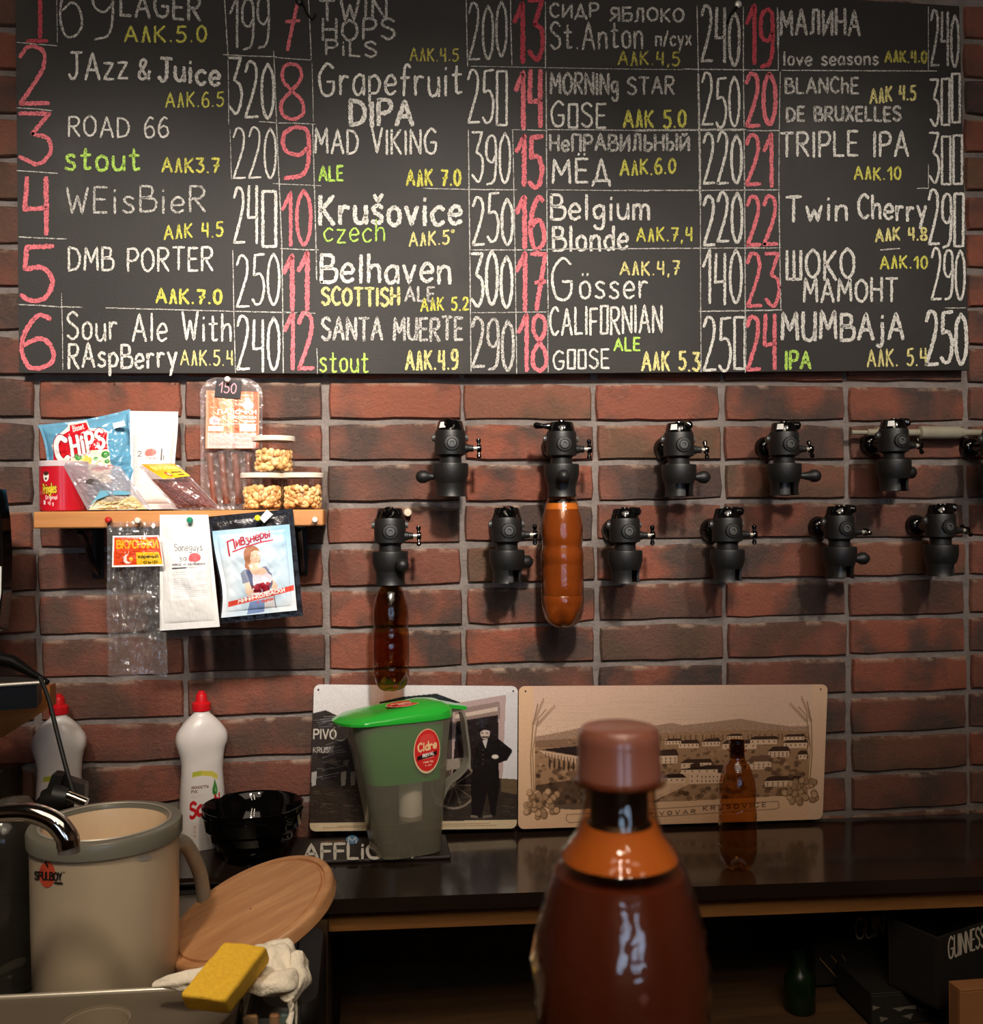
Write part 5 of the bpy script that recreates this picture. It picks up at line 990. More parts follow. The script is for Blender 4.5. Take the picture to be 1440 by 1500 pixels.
# hanging packs
def sheet(name, quad, d, mats, cv, label, cat, part, **kw):
    t_ = thing(name, label, cat, tuple(P((quad[0][0]+quad[1][0])/2, (quad[0][1]+quad[1][1])/2, d))); pouch(part, quad, d, kw.pop('thick', .008), mats, cv, parent=t_, **kw); return t_
m_vac = film('vacuum_bag', (.97, .97, .97), .10, haze=.10, hazecol=(225, 222, 220), bmp=.014, bs=17, refl=1.6)
t = sheet('empty_snack_bag', [(156, 764), (238, 764), (245, 990), (158, 990)], SD+.002, [m_vac, m_vac], None, 'crumpled clear plastic bag with an orange label pinned under the shelf', 'plastic bag', 'bag_film', nu=90, nv=200, wr=.007, wf=13, seed=21, thick=.014, edge=lambda U, V: (U+.01*np.sin(V*9), V+.012*np.sin(U*7)*V))
cvo = Cv(150, 92, (250, 246, 240)); cvo.poly([(6, 5), (142, 5), (147, 20), (147, 86), (4, 86)], (226, 74, 28)); cvo.text('ВКУСНЯКИ', 14, 140, 14, 36, 5, (250, 176, 40)); cvo.poly([(72, 50), (140, 50), (147, 86), (72, 86)], (250, 196, 40)); cvo.text('жареный', 76, 136, 56, 66, 2, (70, 60, 20)); cvo.text('сыр', 92, 132, 72, 82, 2, (70, 60, 20)); cvo.ell(46, 68, 13, 14, (250, 236, 226)); cvo.ell(52, 66, 10, 11, (226, 74, 28)); cvo.ell(56, 68, 6, 6, (250, 190, 60)); cvo.line([(12, 62), (20, 66), (24, 54), (30, 66), (38, 64), (30, 72), (34, 82), (24, 76)], 1.6, (150, 34, 20)); cvo.line([(38, 52), (40, 46)], 1.5, (250, 240, 230)); cvo.line([(48, 52), (50, 46)], 1.5, (250, 240, 230))
pouch('label', [(165, 785), (233, 784), (240, 829), (164, 831)], SD+.018, .002, [M_print('orange_label', .3, coat=.3)], cvo, wr=.0008, wf=12, parent=t, front_only=True)
cvh = Cv(170, 330, (236, 234, 230)); cvh.poly([(28, 76), (142, 76), (146, 246), (32, 246)], (244, 243, 240)); cvh.text('Soneguys', 48, 138, 84, 104, 2, (110, 110, 110)); cvh.ell(112, 124, 19, 13, (226, 100, 104)); cvh.ell(100, 128, 8, 8, (226, 90, 96)); cvh.text('за', 62, 84, 118, 132, 1.6, (90, 90, 90)); cvh.text('мясо и колбаски', 40, 142, 138, 146, 1.5, (90, 86, 90)); cvh.line([(40, 154), (82, 153)], 4, (60, 60, 64)); cvh.line([(84, 153), (120, 153)], 1, (120, 120, 120)); cvh.lines_of_print(40, 142, 166, 172, 2, (110, 110, 114), .8); cvh.lines_of_print(42, 144, 184, 236, 11, (120, 116, 124), .6)
sheet('hanging_paper_pouch', [(234, 754), (305, 754), (322, 918), (234, 924)], SD+.005, [M_print('white_pouch_print', .5), M('pouch_white', (232, 230, 226), .5)], cvh, 'white paper pouch with a small printed label pinned to the shelf edge', 'pouch', 'pouch_front', wr=.0018, wf=8, seed=31, thick=.008)
def GIRL():
    cv = Cv(250, 306, (200, 222, 236)); yy, xx = np.mgrid[0:306, 0:250]; g = np.clip(yy/306*.9+.35*np.sin(xx/70+yy/90), 0, 1)[..., None]
    cv.a[:] = np.array((156, 200, 230))*(1-g)+np.array((240, 240, 238))*g; cv.ell(190, 130, 60, 90, (240, 242, 244), .5, soft=.9)
    s = lambda pts: [((x-185)/1045*250*.98, (y-240)/1150*306*.985) for x, y in pts]; e = lambda x, y, rx, ry, c, al=1.0: cv.ell((x-185)/1045*245, (y-240)/1150*301, rx*.234, ry*.262, c, al)
    sk = (238, 200, 172); hair = (176, 118, 84)
    e(690, 600, 118, 120, hair); cv.poly(s([(570, 600), (800, 580), (790, 700), (720, 760), (690, 800), (600, 810), (556, 760), (575, 700)]), hair)
    cv.poly(s([(650, 690), (760, 690), (770, 780), (860, 800), (900, 860), (620, 880), (620, 800)]), sk)
    cv.poly(s([(480, 840), (540, 790), (620, 800), (640, 860), (600, 960), (490, 980)]), (136, 144, 164)); cv.poly(s([(800, 780), (860, 770), (900, 830), (880, 900)]), (136, 144, 164))
    cv.poly(s([(520, 975), (600, 965), (640, 1060), (660, 1120), (560, 1160), (525, 1100)]), sk); cv.poly(s([(900, 900), (945, 960), (1000, 1060), (960, 1110), (900, 1080)]), sk)
    cv.poly(s([(560, 790), (620, 800), (660, 900), (640, 1010), (620, 1080), (600, 1000)]), (84, 92, 124)); cv.poly(s([(880, 840), (930, 880), (930, 1000), (900, 1080), (850, 1020)]), (100, 106, 134))
    cv.poly(s([(650, 860), (720, 880), (860, 850), (920, 900), (930, 960), (890, 1010), (700, 1020), (640, 980)]), (232, 216, 226)); cv.poly(s([(700, 790), (830, 790), (870, 850), (780, 890), (690, 860)]), sk)
    e(720, 620, 80, 108, sk); cv.poly(s([(620, 640), (660, 540), (740, 500), (800, 560), (805, 640), (790, 560), (730, 545), (680, 570), (650, 660), (640, 760), (610, 760)]), hair)
    for x in (690, 762): cv.line(s([(x-16, 618), (x+16, 616)]), 1.8, (90, 70, 56)); cv.line(s([(x-20, 596), (x+16, 592)]), 1.1, (130, 90, 64))
    cv.line(s([(735, 640), (740, 665), (730, 670)]), 1, (206, 150, 120)); cv.line(s([(705, 704), (745, 702)]), 2.2, (200, 92, 88))
    for i in range(60): e(random.uniform(630, 880), random.uniform(1000, 1100)+abs(random.gauss(0, 6)), 22, 22, random.choice([(140, 24, 40), (104, 16, 30), (168, 40, 52)]))
    cv.poly(s([(580, 1230), (800, 1210), (790, 1380), (545, 1395)]), (120, 142, 186)); cv.poly(s([(800, 1190), (945, 1180), (955, 1340), (790, 1350)]), (216, 214, 216)); cv.line(s([(935, 1180), (955, 1340)]), 2.5, (80, 84, 100))
    cv.poly(s([(600, 1110), (760, 1120), (960, 1080), (960, 1100), (600, 1150)]), (240, 226, 220)); cv.poly(s([(270, 1200), (600, 1155), (1232, 1058), (1232, 1132), (600, 1225), (270, 1272)]), (220, 76, 56))
    (x0, y0), (x1, y1) = s([(415, 1180), (1090, 1160)]); cv.text('МИНИ-КОЛБАСКИ', x0, x1, y0+1, y0+13, 3.4, (250, 244, 238), -.16, gap=1.6)
    (x0, y0), (x1, y1) = s([(690, 1240), (920, 1240)]); cv.text('с сыром', x0, x1, y0-8, y0+4, 2.2, (214, 80, 66), -.1)
    (x0, y0), (x1, y1) = s([(400, 350), (960, 350)]); cv.line(s([(375, 590), (375, 400), (460, 375), (470, 500)]), 5.5, (170, 34, 48)); cv.text('ивзнеры', x0+22, x1, y0+0, y0+32, 4.6, (174, 36, 50), -.21, gap=1.9)
    cv.line(s([(430, 540), (620, 490), (840, 445), (1000, 430)]), 4.5, (190, 40, 50)); return cv
t = sheet('hanging_foil_bag', [(303, 757), (429, 745), (444, 902), (321, 914)], SD+.004, [M('black_foil', (44, 42, 44), .22, .5, bmp=.003, bs=40), M('black_foil_back', (30, 30, 32), .4)], None, 'black foil bag printed with a fair-haired woman carrying berries, pinned under the shelf', 'snack bag', 'bag_foil', nu=70, nv=90, wr=.0016, wf=10, seed=41, thick=.007,
          edge=lambda U, V: (U+.05*np.sin(V*PI)*(1-U)-.02*np.sin(V*PI*2)*(1-U), V))
pouch('printed_front', [(311, 778), (424, 768), (435, 894), (324, 905)], SD+.0145, .007, [M_print('girl_print', .3, coat=.2)], GIRL(), wr=.0025, wf=9, seed=41, parent=t, front_only=True, power=.4,
      edge=lambda U, V: (U+.04*np.sin(V*PI)*(1-U)-.02*np.sin(V*PI*2)*(1-U), V))
t = thing('price_tag', 'small tilted white price tag by the yellow push pin', 'tag', tuple(P(391, 756, SD+.016)))
obj('tag_card', MB().prism(rel(t, [P(x, y, SD+.020) for x, y in ((391, 746.5), (400, 753.5), (387, 766), (380, 759))]), (0, .0006, 0)), m_stick, t)
# ------------------------------------------------------------------ bar runner, pitcher
rc = PT(560, 1245); t = thing('bar_runner', 'dark rubber bar mat with large pale lettering under the pitcher', 'bar mat', (rc.x, rc.y, rc.z))
rz0, rz1 = CT+.0004, CT+.006; ry = lambda y: y
# the mat lies along the counter, its front lip facing the room
RXL, RXR = PT(425, 1255).x, PT(660, 1255).x; ryf = PT(540, 1264).y; ryb = min(-.034, ryf+.115)
cx_, cy_ = (RXL+RXR)/2, (ryf+ryb)/2
t.location = (cx_, cy_, ctz(cx_))
obj('mat', MB().box((0, 0, .0035), (RXR-RXL, ryb-ryf, .006), .002), M('mat_rubber', (38, 30, 26), .5, bmp=.0004, bs=200), t, rot=(0, .0155, 0))
mp_mat = lambda x, y: PT(x, y, .0074)-t.location
m_cream = M('cream_print', (214, 206, 192), .6)
obj('lettering', ribbons(layout('AFFLiGEM', 446, 604, 1237, 1259, -.02, 1.6), 4.6, mp_mat, 0, 5), m_cream, t)
obj('lettering_edge', ribbons([[(470, 1233), (512, 1232)], [(560, 1232), (640, 1230)]], .9, mp_mat, 0, 5), M('orange_line', (150, 96, 60), .6), t)
e_ = [(516+8*math.cos(a*PI/12)*1.15, 1230+6.5*math.sin(a*PI/12)) for a in range(24)]
obj('badge', MB().add([mp_mat(*p) for p in e_], [tuple(range(24))], 0, False), M('badge_blue', (84, 130, 168), .5), t)
mp2 = lambda x, y: PT(x, y, .0080)-t.location
obj('badge_mark', ribbons(layout('M', 510, 522, 1226, 1235), 1.6, mp2, 0, 3), m_cream, t)

pc = PT(594, 1250); t = thing('water_pitcher', 'frosted filter jug with a bright green lid and an oval red cider sticker', 'pitcher', (pc.x, pc.y, pc.z+.0086), math.radians(17))
ZS = PC(594, 1252, 1).z  # unused guard
def jug_sec(z, n=72, off=0.0):
    k = z/.212; hx = .057+(.090-.057)*k**1.05+off; hy = .046+(.052-.046)*k+off; cx = -.012*k
    out = []
    for i in range(n):
        a = 2*PI*i/n; c_, s_ = math.cos(a), math.sin(a); p = 2/3.6
        x = hx*math.copysign(abs(c_)**p, c_); y = hy*math.copysign(abs(s_)**p, s_)
        if x < -hx*.55 and z > .15: x -= .010*((z-.15)/.062)*max(0, (1-abs(y)/hy*1.6))
        out.append((x+cx, y, z))
    return out
def loft(secs, cap0=False, cap1=False):
    mb = MB(); n = len(secs[0]); vs = [p for s in secs for p in s]; fs = []
    for i in range(len(secs)-1):
        for k in range(n): fs.append((i*n+k, i*n+(k+1) % n, (i+1)*n+(k+1) % n, (i+1)*n+k))
    if cap0: fs.append(tuple(range(n))[::-1])
    if cap1: fs.append(tuple((len(secs)-1)*n+k for k in range(n)))
    return mb.add(vs, fs)
m_jug = film('frosted_jug', (.84, .84, .80), .16, haze=.32, hazecol=(196, 188, 166), refl=.8)
obj('jug_wall', loft([jug_sec(z) for z in (.0, .004, .03, .06, .09, .12, .15, .165, .18, .195, .207)], cap0=True), m_jug, t)
obj('hopper', loft([[(x*.86, y*.86, z) for x, y, z in jug_sec(z)] for z in (.110, .125, .15, .18, .205)], cap0=True), film('green_hopper', (.25, .80, .30), .2, haze=.85, hazecol=(24, 176, 48)), t)
obj('filter_cartridge', MB().lathe([(.0002, .045), (.019, .045), (.0205, .05), (.0205, .108), (.0002, .109)], 28, (.010, 0, 0)), M('filter_white', (248, 232, 214), .5), t)
obj('water', loft([[(x*.97, y*.97, z) for x, y, z in jug_sec(z)] for z in (.003, .030, .052)], cap0=True, cap1=True), film('water_tint', (.78, .72, .60), .03, haze=.25, hazecol=(110, 96, 74)), t)
m_lid = M('green_lid', (44, 176, 54), .22, sss=.08, coat=.3)
lid_secs = []
for k_, (z, sc_) in enumerate(((.203, 1.03), (.207, 1.04), (.2115, 1.03), (.2165, .95), (.2210, .80), (.2235, .55), (.2245, .25))):
    lid_secs.append([((x+.0+(-.012 if x < -.06 and sc_ > .9 else 0))*sc_, y*sc_, z+(.0045*(x/.09) if z > .21 else 0)) for x, y, _ in jug_sec(.207)])
lid_ = obj('lid', loft(lid_secs, cap1=True), m_lid, t)
obj('lid_tab', MB().prism([(.074, -.022, .214), (.112, -.010, .206), (.116, 0, .205), (.112, .010, .206), (.074, .022, .214)], (0, 0, .006)), m_lid, lid_)
hp = catmull([(.076, 0, .206), (.104, 0, .204), (.112, 0, .17), (.116, 0, .125), (.100, 0, .105), (.078, 0, .092), (.060, 0, .060)], 6)
hb_ = MB(); vs = []
for i, p in enumerate(hp):
    tg = (hp[min(i+1, len(hp)-1)]-hp[max(i-1, 0)]).normalized(); nn = Vector((tg.z, 0, -tg.x))
    for (w_, d_) in ((-.011, -.0022), (.011, -.0022), (.011, .0022), (-.011, .0022)): vs.append(p+Vector((0, w_, 0))+nn*d_)
hb_.add(vs, [(i*4+k, i*4+(k+1) % 4, (i+1)*4+(k+1) % 4, (i+1)*4+k) for i in range(len(hp)-1) for k in range(4)])
obj('handle', hb_, film('jug_handle', (.82, .82, .78), .1, haze=.5, hazecol=(186, 180, 164)), t)
obj('spout_lip', MB().lathe([(.013, -.004), (.0145, 0), (.013, .004)], 24, (-.112, 0, .190), 'y'), MATS['jug_handle'], t)
for ch in t.children_recursive:
    for v in ch.data.vertices: v.co.z *= 1.11
# stickers: side of the jug and lid
cvc = Cv(120, 160, (216, 48, 44)); cvc.ell(60, 80, 60, 80, (228, 204, 160)); cvc.ell(60, 77, 56, 74, (214, 44, 42)); cvc.ell(60, 40, 34, 22, (232, 96, 84), .5)
cvc.text('Cidre', 20, 100, 50, 78, 6, (248, 206, 150), -.08); cvc.poly([(16, 94), (104, 82), (104, 97), (16, 110)], (40, 18, 20)); cvc.text('ROYAL', 40, 90, 90, 100, 3, (250, 240, 230), -.13); cvc.text('alcohol free', 42, 86, 113, 120, 1.3, (248, 190, 160)); cvc.text('cider', 50, 80, 126, 132, 1.2, (248, 190, 160)); cvc.line([(42, 106), (86, 102)], 1.2, (250, 200, 170))
def polar(name, cv_, f3, mat, parent, nr=46, na=90):
    R_, A_ = np.meshgrid(np.linspace(0.001, 1, nr), np.linspace(0, 2*PI, na)); X = R_*np.cos(A_); Y = R_*np.sin(A_)
    h_, w_ = cv_.a.shape[:2]; col = cv_.a[np.clip(((Y+1)/2*(h_-1)).astype(int), 0, h_-1), np.clip(((X+1)/2*(w_-1)).astype(int), 0, w_-1)]
    XYZ = np.zeros(X.shape+(3,)); 
    for i in range(X.shape[0]):
        for j in range(X.shape[1]): XYZ[i, j] = f3(X[i, j], Y[i, j])
    return grid_obj(name, XYZ, mat, parent, col)
TW = Matrix.LocRotScale(t.location, t.rotation_euler, None)
def side_pt(x, z):
    k = z/.212; hx = .057+(.090-.057)*k**1.05; hy = .046+(.052-.046)*k; xx = (x+.012*k)/hx; y = -hy*(1-min(.98, abs(xx))**3.6)**(1/3.6)
    return TW @ Vector((x, y-.0012, z*1.11))
polar('cider_sticker', cvc, lambda u, v: side_pt(.022+.0245*u, .158-.034*v), M_print('sticker_print', .35, coat=.2), t)
def lid_pt(u, v):
    x, y = -.006+.030*u, -.010-.020*v; q = max(abs(x)/.090, abs(y)/.052); z = np.interp(q, [0, .25, .55, .80, .96, 1.03], [.2250, .2248, .2238, .2214, .2170, .2115])
    return TW @ Vector((x, y, (z+.0042*(x/.09))*1.11+.0012))
polar('lid_sticker', cvc, lid_pt, MATS['sticker_print'], t)

# ------------------------------------------------------------------ black bowls
bc = P(371, 1250, .100); bc.z = ctz(bc.x)
m_bowl = M('black_glass', (7, 6, 6), .05, spec=.35)
bp = [(.0002, .003), (.040, .003), (.044, 0), (.046, .0005), (.049, .012), (.0565, .020), (.058, .034), (.067, .040), (.069, .054), (.0755, .060), (.078, .082), (.0795, .0835), (.0785, .084), (.075, .080), (.071, .062), (.060, .030), (.045, .012), (.0002, .010)]
for i, lb in enumerate(('black glass bowl at the bottom of the stack beside the dish soap', 'black glass bowl on top of the stack beside the dish soap')):
    tag(obj('glass_bowl', MB().lathe([(r*1.06, z*.92) for r, z in bp], 64), m_bowl, None, (bc.x, bc.y, bc.z+.0006+i*.012)), lb, 'bowl', 'stacked black bowls')

# ------------------------------------------------------------------ dish soap
m_soap = M('white_plastic', (226, 218, 212), .3, sss=.1); m_cap = M('red_cap', (206, 22, 30), .35)
SP = [(0, .036, .024), (.004, .0375, .0255), (.03, .0380, .026), (.09, .0360, .0255), (.125, .0335, .0245), (.150, .0350, .0255), (.172, .0415, .027), (.182, .0425, .027), (.192, .0395, .0255), (.208, .028, .022), (.218, .017, .016), (.2215, .0135, .0135), (.226, .013, .013)]
def soap_r(z):
    zs = [s[0] for s in SP]; return np.interp(z, zs, [s[1] for s in SP]), np.interp(z, zs, [s[2] for s in SP])
def soap(px, py, rot, label, sc_=1.0):
    c_ = P(px, 1240, py); c_.z = ctz(c_.x); t_ = thing('dish_soap', label, 'dish soap', (c_.x, c_.y, c_.z+.0005), math.radians(rot), 'dish soap bottles'); secs = []
    def sec(z, off=0.0):
        hx, hy = soap_r(z); o_ = []
        for i in range(56): a = 2*PI*i/56; c1, s1 = math.cos(a), math.sin(a); o_.append(((hx+off)*math.copysign(abs(c1)**.85, c1)*sc_, (hy+off)*math.copysign(abs(s1)**.85, s1)*sc_, z*sc_))
        return o_
    zz_ = list(np.linspace(0, .218, 34))+[.2215, .226]
    body = loft([sec(z) for z in zz_], cap0=True, cap1=True)
    body.v = [(x*(1-.03*math.exp(-((z/sc_-.150-.35*x)/.006)**2)), y*(1-.05*math.exp(-((z/sc_-.150-.35*x)/.005)**2)-.04*math.exp(-((z/sc_-.162-.35*x)/.004)**2)), z) for x, y, z in body.v]
    obj('body', body, m_soap, t_)
    cp_ = [(.0002, .2265), (.0150, .2265), (.0155, .228), (.0150, .2385), (.0125, .2405), (.0098, .2415), (.0092, .2500), (.0080, .2535), (.0062, .2545), (.0058, .2585), (.0002, .2590)]
    obj('cap', MB().lathe([(r*sc_, z*sc_) for r, z in cp_], 36, mod=lambda a, r, h: r*(1+.02*math.sin(18*a)*(h < .2385*sc_))), m_cap, t_)
    cv_ = Cv(150, 250, (228, 220, 214))
    cv_.poly([(10, 20), (14, 4), (60, 0), (110, 8), (142, 24), (138, 42), (100, 26), (60, 18), (10, 24)], (214, 200, 84)); cv_.poly([(10, 20), (14, 4), (60, 0), (60, 18)], (186, 190, 64))
    cv_.text('НЕЖНОСТЬ', 8, 86, 56, 64, 2, (110, 60, 50)); cv_.text('РУК', 8, 42, 70, 80, 2.4, (110, 60, 50)); cv_.lines_of_print(8, 70, 88, 98, 3, (170, 140, 120), .6)
    cv_.poly([(118, 34), (130, 60), (136, 80), (128, 96), (114, 98), (104, 88), (104, 72), (112, 56)], (74, 140, 62)); cv_.ell(118, 82, 9, 10, (44, 104, 50)); cv_.ell(122, 78, 4, 7, (150, 200, 120))
    cv_.text('Sorti', 2, 148, 118, 172, 13, (200, 30, 36), -.20, gap=1.4)
    cv_.lines_of_print(10, 40, 190, 236, 8, (140, 110, 100), .7)
    for i in range(3): cv_.ell(30, 204+i*16, 6, 6, (214, 170, 140), .8)
    U, V = np.meshgrid(np.linspace(0, 1, 150), np.linspace(0, 1, 250)); an = math.radians(-128)+U*math.radians(76); z_ = .132-.112*V
    hx = np.interp(z_, [s[0] for s in SP], [s[1] for s in SP])+.0006; hy = np.interp(z_, [s[0] for s in SP], [s[2] for s in SP])+.0006
    c1, s1 = np.cos(an), np.sin(an); X = hx*np.sign(c1)*np.abs(c1)**.85*sc_; Y = hy*np.sign(s1)*np.abs(s1)**.85*sc_
    T4 = np.array(Matrix.LocRotScale(t_.location, t_.rotation_euler, None)); L_ = np.stack([X, Y, z_*sc_, np.ones_like(X)], -1) @ T4.T
    grid_obj('label', L_[..., :3], M_print('soap_print', .32), t_, cv_.a); return t_
soap(297, .036, 20, 'white dish soap bottle with a red cap standing beside the black bowls', 1.045)
soap(88, .045, 4, 'white dish soap bottle with a red cap standing behind the black cable', 1.045)

# ------------------------------------------------------------------ sink corner
m_ss = M('brushed_steel', (128, 122, 112), .34, .75, var=.08, vs_=8)
dz = CT+.004
s1_ = Vector((0, YK-.002, 0))
sink = thing('sink_top', 'brushed steel sink deck with a raised lip in front of the counter', 'sink', (-.55, -.60, 0))
PYF = -(1.813-1.06)  # wall-parallel line where the front ledge starts
lx = sink.location
SXR = PC(385, 1400, 1.28).x+.045
yb_ = s1_.y
def sbox(x0, x1, y0, y1, z0, z1, bv=.002): return MB().box(((x0+x1)/2-lx.x, (y0+y1)/2-lx.y, (z0+z1)/2), (x1-x0, y1-y0, z1-z0), bv)
obj('deck', sbox(-1.3, SXR-.055, -.632, yb_-.014, .850, .874), m_ss, sink)
obj('back_lip', sbox(-1.3, SXR-.055, yb_-.014, yb_-.006, .850, .886), m_chrome, sink)
obj('back_lip', sbox(-1.3, SXR-.055, yb_-.030, yb_-.024, .874, .880), m_chrome, sink)
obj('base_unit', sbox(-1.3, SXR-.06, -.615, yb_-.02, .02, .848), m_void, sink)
# front ledge whose rear edge hides the foot of the glass washer
e0, e1 = P(0, 1463, 0), None
Zl = 1.085; q0 = PC(-60, 1466, Zl); q1 = PC(272, 1449.5, Zl+.02); zl = (q0.z+q1.z)/2
ld = thing('steel_ledge', 'grey steel ledge with a pale rolled edge across the lower left corner', 'ledge', ((q0.x+q1.x)/2, (q0.y+q1.y)/2-.1, zl))
q2 = PC(425, 1452, Zl+.04)
def lp(p, dz_=0, dy=0): return (p.x-ld.location.x, p.y-ld.location.y+dy, dz_)
q0e = Vector((q0.x-.5, q0.y-.5*(q1.y-q0.y)/(q1.x-q0.x), zl)); q1e = q1+(q2-q1)*.55
obj('plate', MB().prism([lp(q0e, -.012), lp(q1e, -.012), lp(q1e, -.012, -.30), lp(q0e, -.012, -.30)], (0, 0, .010)), M('ledge_steel', (104, 93, 78), .6, .2, var=.07, vs_=5), ld)
obj('rolled_edge', MB().tube([lp(q0e, -.001), lp(q1e, -.001)], .0032, 10), m_steel, ld)
obj('riser', MB().prism([lp(q0e, -.10), lp(q1e, -.10), lp(q1e, -.012), lp(q0e, -.012)], (0, -.004, 0)), MATS['ledge_steel'], ld)
# legs carry the ledge down to the floor
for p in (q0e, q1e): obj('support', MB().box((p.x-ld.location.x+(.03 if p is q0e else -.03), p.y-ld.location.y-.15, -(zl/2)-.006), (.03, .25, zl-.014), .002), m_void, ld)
# glass washer
gw = PC(155, 1203, 1.205); gx, gy = gw.x, gw.y; gh = gw.z-.8745; R0 = .0855
t = thing('glass_washer', 'cream cylindrical glass washer with a grey rim standing in the sink corner', 'glass washer', (gx, gy, .8745))
m_cr = M('cream_shell', (190, 172, 146), .3, var=.04, vs_=6, coat=.2)
obj('shell', MB().lathe([(.0002, .0), (R0-.005, 0), (R0-.003, .003), (R0-.001, .1), (R0, gh-.018)], 72), m_cr, t)
obj('rim', MB().lathe([(R0, gh-.0195), (R0+.0035, gh-.0185), (R0+.0040, gh-.004), (R0+.002, gh), (R0-.013, gh), (R0-.0145, gh-.003), (R0-.0145, gh-.006)], 72), M('grey_rim', (112, 110, 98), .28, coat=.3), t)
obj('inner_bowl', MB().lathe([(R0-.0145, gh-.005), (R0-.018, gh-.02), (R0-.022, gh-.06), (.03, gh-.075), (.0002, gh-.075)], 64), M('inner_cream', (216, 190, 158), .35, var=.05), t)
obj('top_rib', MB().lathe([(R0-.0120, gh+.0006), (R0-.0105, gh+.002), (R0-.009, gh+.0006)], 72), m_steel, t)
for dx, dy in ((-.02, .01), (.02, .02), (0, -.02)):
    b_ = MB().lathe([(.0002, gh-.073), (.010, gh-.073), (.014, gh-.060), (.014, gh-.035), (.008, gh-.028), (.0002, gh-.028)], 16, (dx, dy, 0)); obj('brush', b_, M('brush_bristle', (196, 178, 150), .9, bmp=.002, bs=400), t)
def on_cyl(px, py, R):
    # where the sight line meets the washer's shell, in the washer's frame
    o_ = CAM; d_ = ray(px, py); ox, oy = o_.x-gx, o_.y-gy; a_ = d_.x**2+d_.y**2; b__ = 2*(ox*d_.x+oy*d_.y); c__ = ox*ox+oy*oy-R*R; s_ = (-b__-math.sqrt(max(0, b__*b__-4*a_*c__)))/(2*a_)
    p = o_+d_*s_; return Vector((p.x-gx, p.y-gy, p.z-.8745))
def cyl_print(name, px0, px1, py0, py1, cv_, mat):
    h_, w_ = cv_.a.shape[:2]; a0, a1 = on_cyl(px0, (py0+py1)/2, R0+.0002), on_cyl(px1, (py0+py1)/2, R0+.0002); A0, A1 = math.atan2(a0.y, a0.x), math.atan2(a1.y, a1.x)
    z0, z1 = on_cyl((px0+px1)/2, py0, R0).z, on_cyl((px0+px1)/2, py1, R0).z; U, V = np.meshgrid(np.linspace(A0, A1, w_), np.linspace(z0, z1, h_))
    return U, V
def cyl_strokes(name, pls, w, mat, e=.0004): obj(name, ribbons(pls, w, lambda x, y: on_cyl(x, y, R0+e), 0, 2), mat, t)
els = [(69+12*math.cos(a*PI/14), 1281+19*math.sin(a*PI/14)) for a in range(28)]
obj('logo_spot', MB().add([on_cyl(x, y, R0+.0003) for x, y in els]+[on_cyl(69, 1281, R0+.0003)], [(i, (i+1) % 28, 28) for i in range(28)]), M('logo_red', (206, 78, 50), .5), t)
cyl_strokes('logo_figure', [[(61, 1259), (68, 1257)], [(66, 1262), (70, 1270)]], 3, m_ink, .0006)
cyl_strokes('lettering', layout('SPULBOY', 51, 90, 1277, 1288, .04, 1.2), 2.4, m_ink, .0007); cyl_strokes('lettering', [[(80, 1293.5), (91, 1294)]], 3, m_ink, .0007); cyl_strokes('lettering', layout('®', 92, 95, 1277, 1285), .7, m_ink, .0007)
cyl_strokes('lettering', [[(60.5, 1273.5), (61, 1274)], [(64, 1273.6), (64.5, 1274)]], 1.4, m_ink, .0008)
el2 = [(212+11*math.cos(a*PI/12)+0, 1256.5+4.4*math.sin(a*PI/12)-1.6*math.cos(a*PI/12)) for a in range(24)]
obj('oval_badge', MB().add([on_cyl(x, y, R0+.0006) for x, y in el2]+[on_cyl(212, 1256.5, R0+.0006)], [(i, (i+1) % 24, 24) for i in range(24)]), M('badge_grey', (168, 164, 156), .3, .2), t)
hs = catmull([(R0*.80, R0*.55, gh-.045), (R0*.93, R0*.72, gh-.050), (R0*1.02, R0*1.0, gh-.075), (R0*1.10, R0*1.35, gh-.12), (R0*1.14, R0*1.6, .02), (R0*1.14, R0*1.6, .0105)], 8)
ht = thing('drain_hose', 'thick grey ribbed hose curving down beside the glass washer', 'hose', tuple(t.location)); obj('hose', MB().tube(hs, .0095, 16), M('grey_hose', (150, 146, 132), .45, bmp=.001, bs=300), ht)
# faucet
Zf = 1.02; fp = catmull([PC(-150, 1215, Zf), PC(-60, 1200, Zf), PC(0, 1192, Zf), PC(45, 1191, Zf), PC(78, 1203, Zf), PC(97, 1224, Zf), PC(101, 1240, Zf)], 8)
fb_ = PC(-150, 1215, Zf); t = thing('faucet', 'shiny chrome sink faucet spout reaching in from the left edge', 'faucet', (fb_.x, fb_.y, zl)); n_ = len(fp); r0 = 15.5*Zf/F
rad = [r0*(.78+.28*min(1, i/(n_-6))) for i in range(n_)]
m_chr = M('polished_chrome', (206, 200, 192), .07, 1.0)
obj('spout', MB().tube(rel(t, fp), rad, 28), m_chr, t)
e_ = rel(t, [fp[-1]])[0]; obj('aerator', MB().lathe([(.0105, .002), (.0108, -.006), (.0088, -.007), (.0002, -.0068)], 24, tuple(e_)), M('aerator_grey', (170, 160, 150), .3, .8), t)
obj('column', MB().tube([(0, 0, 0), (0, 0, fb_.z-zl+.004)], .017, 24), m_chr, t); obj('base', MB().lathe([(.0002, .0), (.026, 0), (.026, .006), (.018, .012)], 32), m_chr, t)
